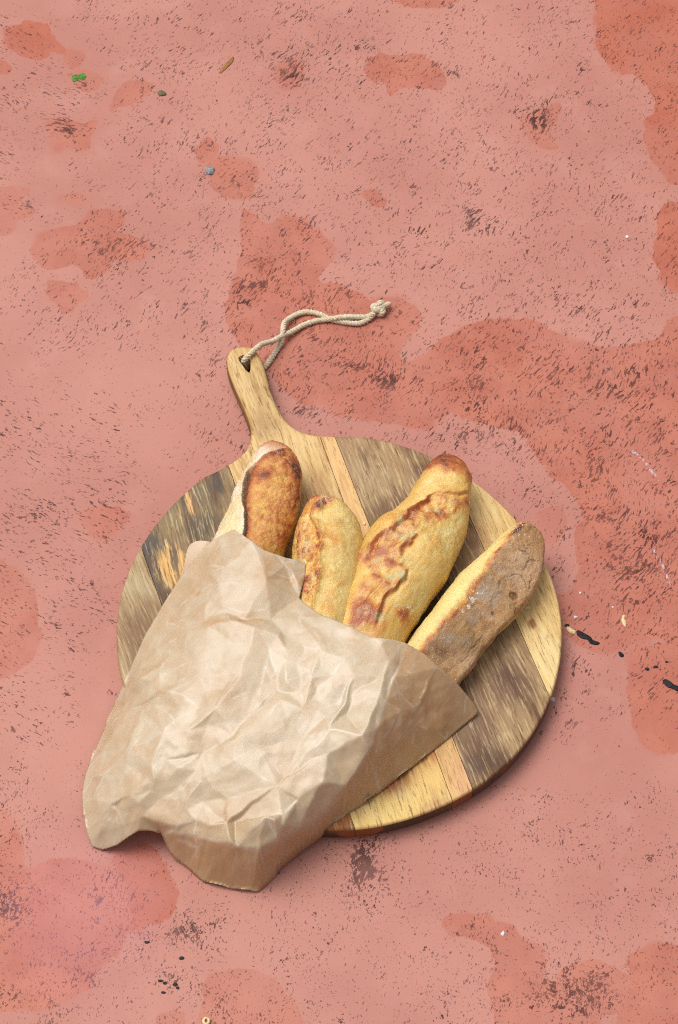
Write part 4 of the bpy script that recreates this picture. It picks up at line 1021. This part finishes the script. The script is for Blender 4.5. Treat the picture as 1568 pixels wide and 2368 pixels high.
flake('charred_flake', 'longest black charred flake, pointing away from the board rim', 'flake', [(1333,1460),(1339,1458),(1352,1465),(1366,1473),(1372,1481),(1387,1487),(1380,1492),(1366,1489),(1358,1480),(1346,1477),(1336,1470)], 0., .0012, black, .0007, 'black charred flakes', seed=4)
flake('charred_flake', 'tiny black flake between the cream chip and the board rim', 'flake', [(1305,1447),(1310,1443),(1317,1445),(1315,1450),(1308,1450)], 0., .0009, black, .0005, 'black charred flakes')
flake('charred_flake', 'small black flake standing alone past the tip of the longest black flake', 'flake', [(1430,1508),(1436,1508),(1443,1515),(1440,1520),(1433,1518)], 0., .0010, black, .0005, 'black charred flakes')
flake('charred_flake', 'broad black flake cut by the right edge of the photo', 'flake', [(1532,1574),(1540,1571),(1551,1577),(1558,1583),(1570,1588),(1580,1596),(1570,1600),(1555,1593),(1543,1589),(1536,1582)], 0., .0013, black, .0008, 'black charred flakes', seed=8)
for k, (x, y, r, lab) in enumerate([(1496,1548,5,'left one of the black specks above the broad black flake'),(1517,1543,5,'middle one of the black specks above the broad black flake'),(1542,1531,4,'right one of the black specks above the broad black flake'),
     (372,2268,5,'leftmost black speck of the small cluster below the bag'),(381,2273,5,'black speck just right of the leftmost one in the cluster below the bag'),(405,2277,5,'upper one of the two black specks at the right of the cluster below the bag'),(411,2285,4.5,'lower one of the two black specks at the right of the cluster below the bag'),(378,2296,4.5,'lowest black speck of the small cluster below the bag'),
     (421,2216,6.5,'largest black speck below the bag tip'),(340,2179,5,'black speck below the orange-brown stain')]):
    a = [(x+r*(1.2+.35*math.sin(k*3+j*2.1))*math.cos(j*1.257), y+r*.75*(1+.3*math.cos(k+j*1.7))*math.sin(j*1.257)) for j in range(5)]
    flake('charred_speck', lab, 'speck', a, 0., .0003, black, .0002, 'black charred specks', seed=k)
for k, (x, y, r, lab) in enumerate([(1278,1618,6,'white flake on the table just right of the lower board rim'),(1342,1371,3.5,'tiny white crumb right of the board, above the cream chips'),(1163,2158,5,'tiny bluish white chip on the darker patch at lower right'),(1450,548,3.5,'tiny white chip at the upper right of the table'),(1331,1427,4,'white speck just above the longest black flake'),(1417,1404,2.5,'small white crumb above the curled cream chip')]):
    a = [(x+r*(1+.4*math.sin(k*5+j*2.3))*math.cos(j*1.257), y+r*(1+.4*math.cos(k*2+j*1.9))*math.sin(j*1.257)) for j in range(5)]
    flake('white_chip', lab, 'chip', a, 0., .0008, white, .0003, 'white chips on the table', seed=k)
flake('bread_flake', 'thin pale flake on the board right beside the upturned baguette', 'flake', [(1212,1404),(1219,1401),(1227,1404),(1224,1409),(1215,1410)], BT+.0002, .0005, cream, .0003, 'crumbs on the board', seed=2)
flake('bread_crumb', 'tiny white crumb on the board between the two middle baguettes', 'crumb', [(840,1209),(844,1208),(846,1212),(843,1215),(840,1213)], BT+.0002, .0009, cream, .0004, 'crumbs on the board', seed=5)
flake('bread_crumb', 'tiny pale crumb on the board under the right side of the largest baguette', 'crumb', [(1062,1352),(1066,1351),(1068,1355),(1064,1358)], BT+.0002, .0009, cream, .0004, 'crumbs on the board', seed=6)
def ring_seed():
    c = W(477, 2361, .0011); t = np.linspace(0, 2*math.pi, 25)
    p = np.stack([c[0]+.0017*np.cos(t), c[1]+.0019*np.sin(t), c[2]+0*t], -1); v, f = tube(p, .0009, 8)
    o = link_mesh('seed_ring', v-c, f, cream); o.location = c; tag(o, 'tiny cream ring-shaped seed at the bottom edge of the photo', 'seed')
ring_seed()
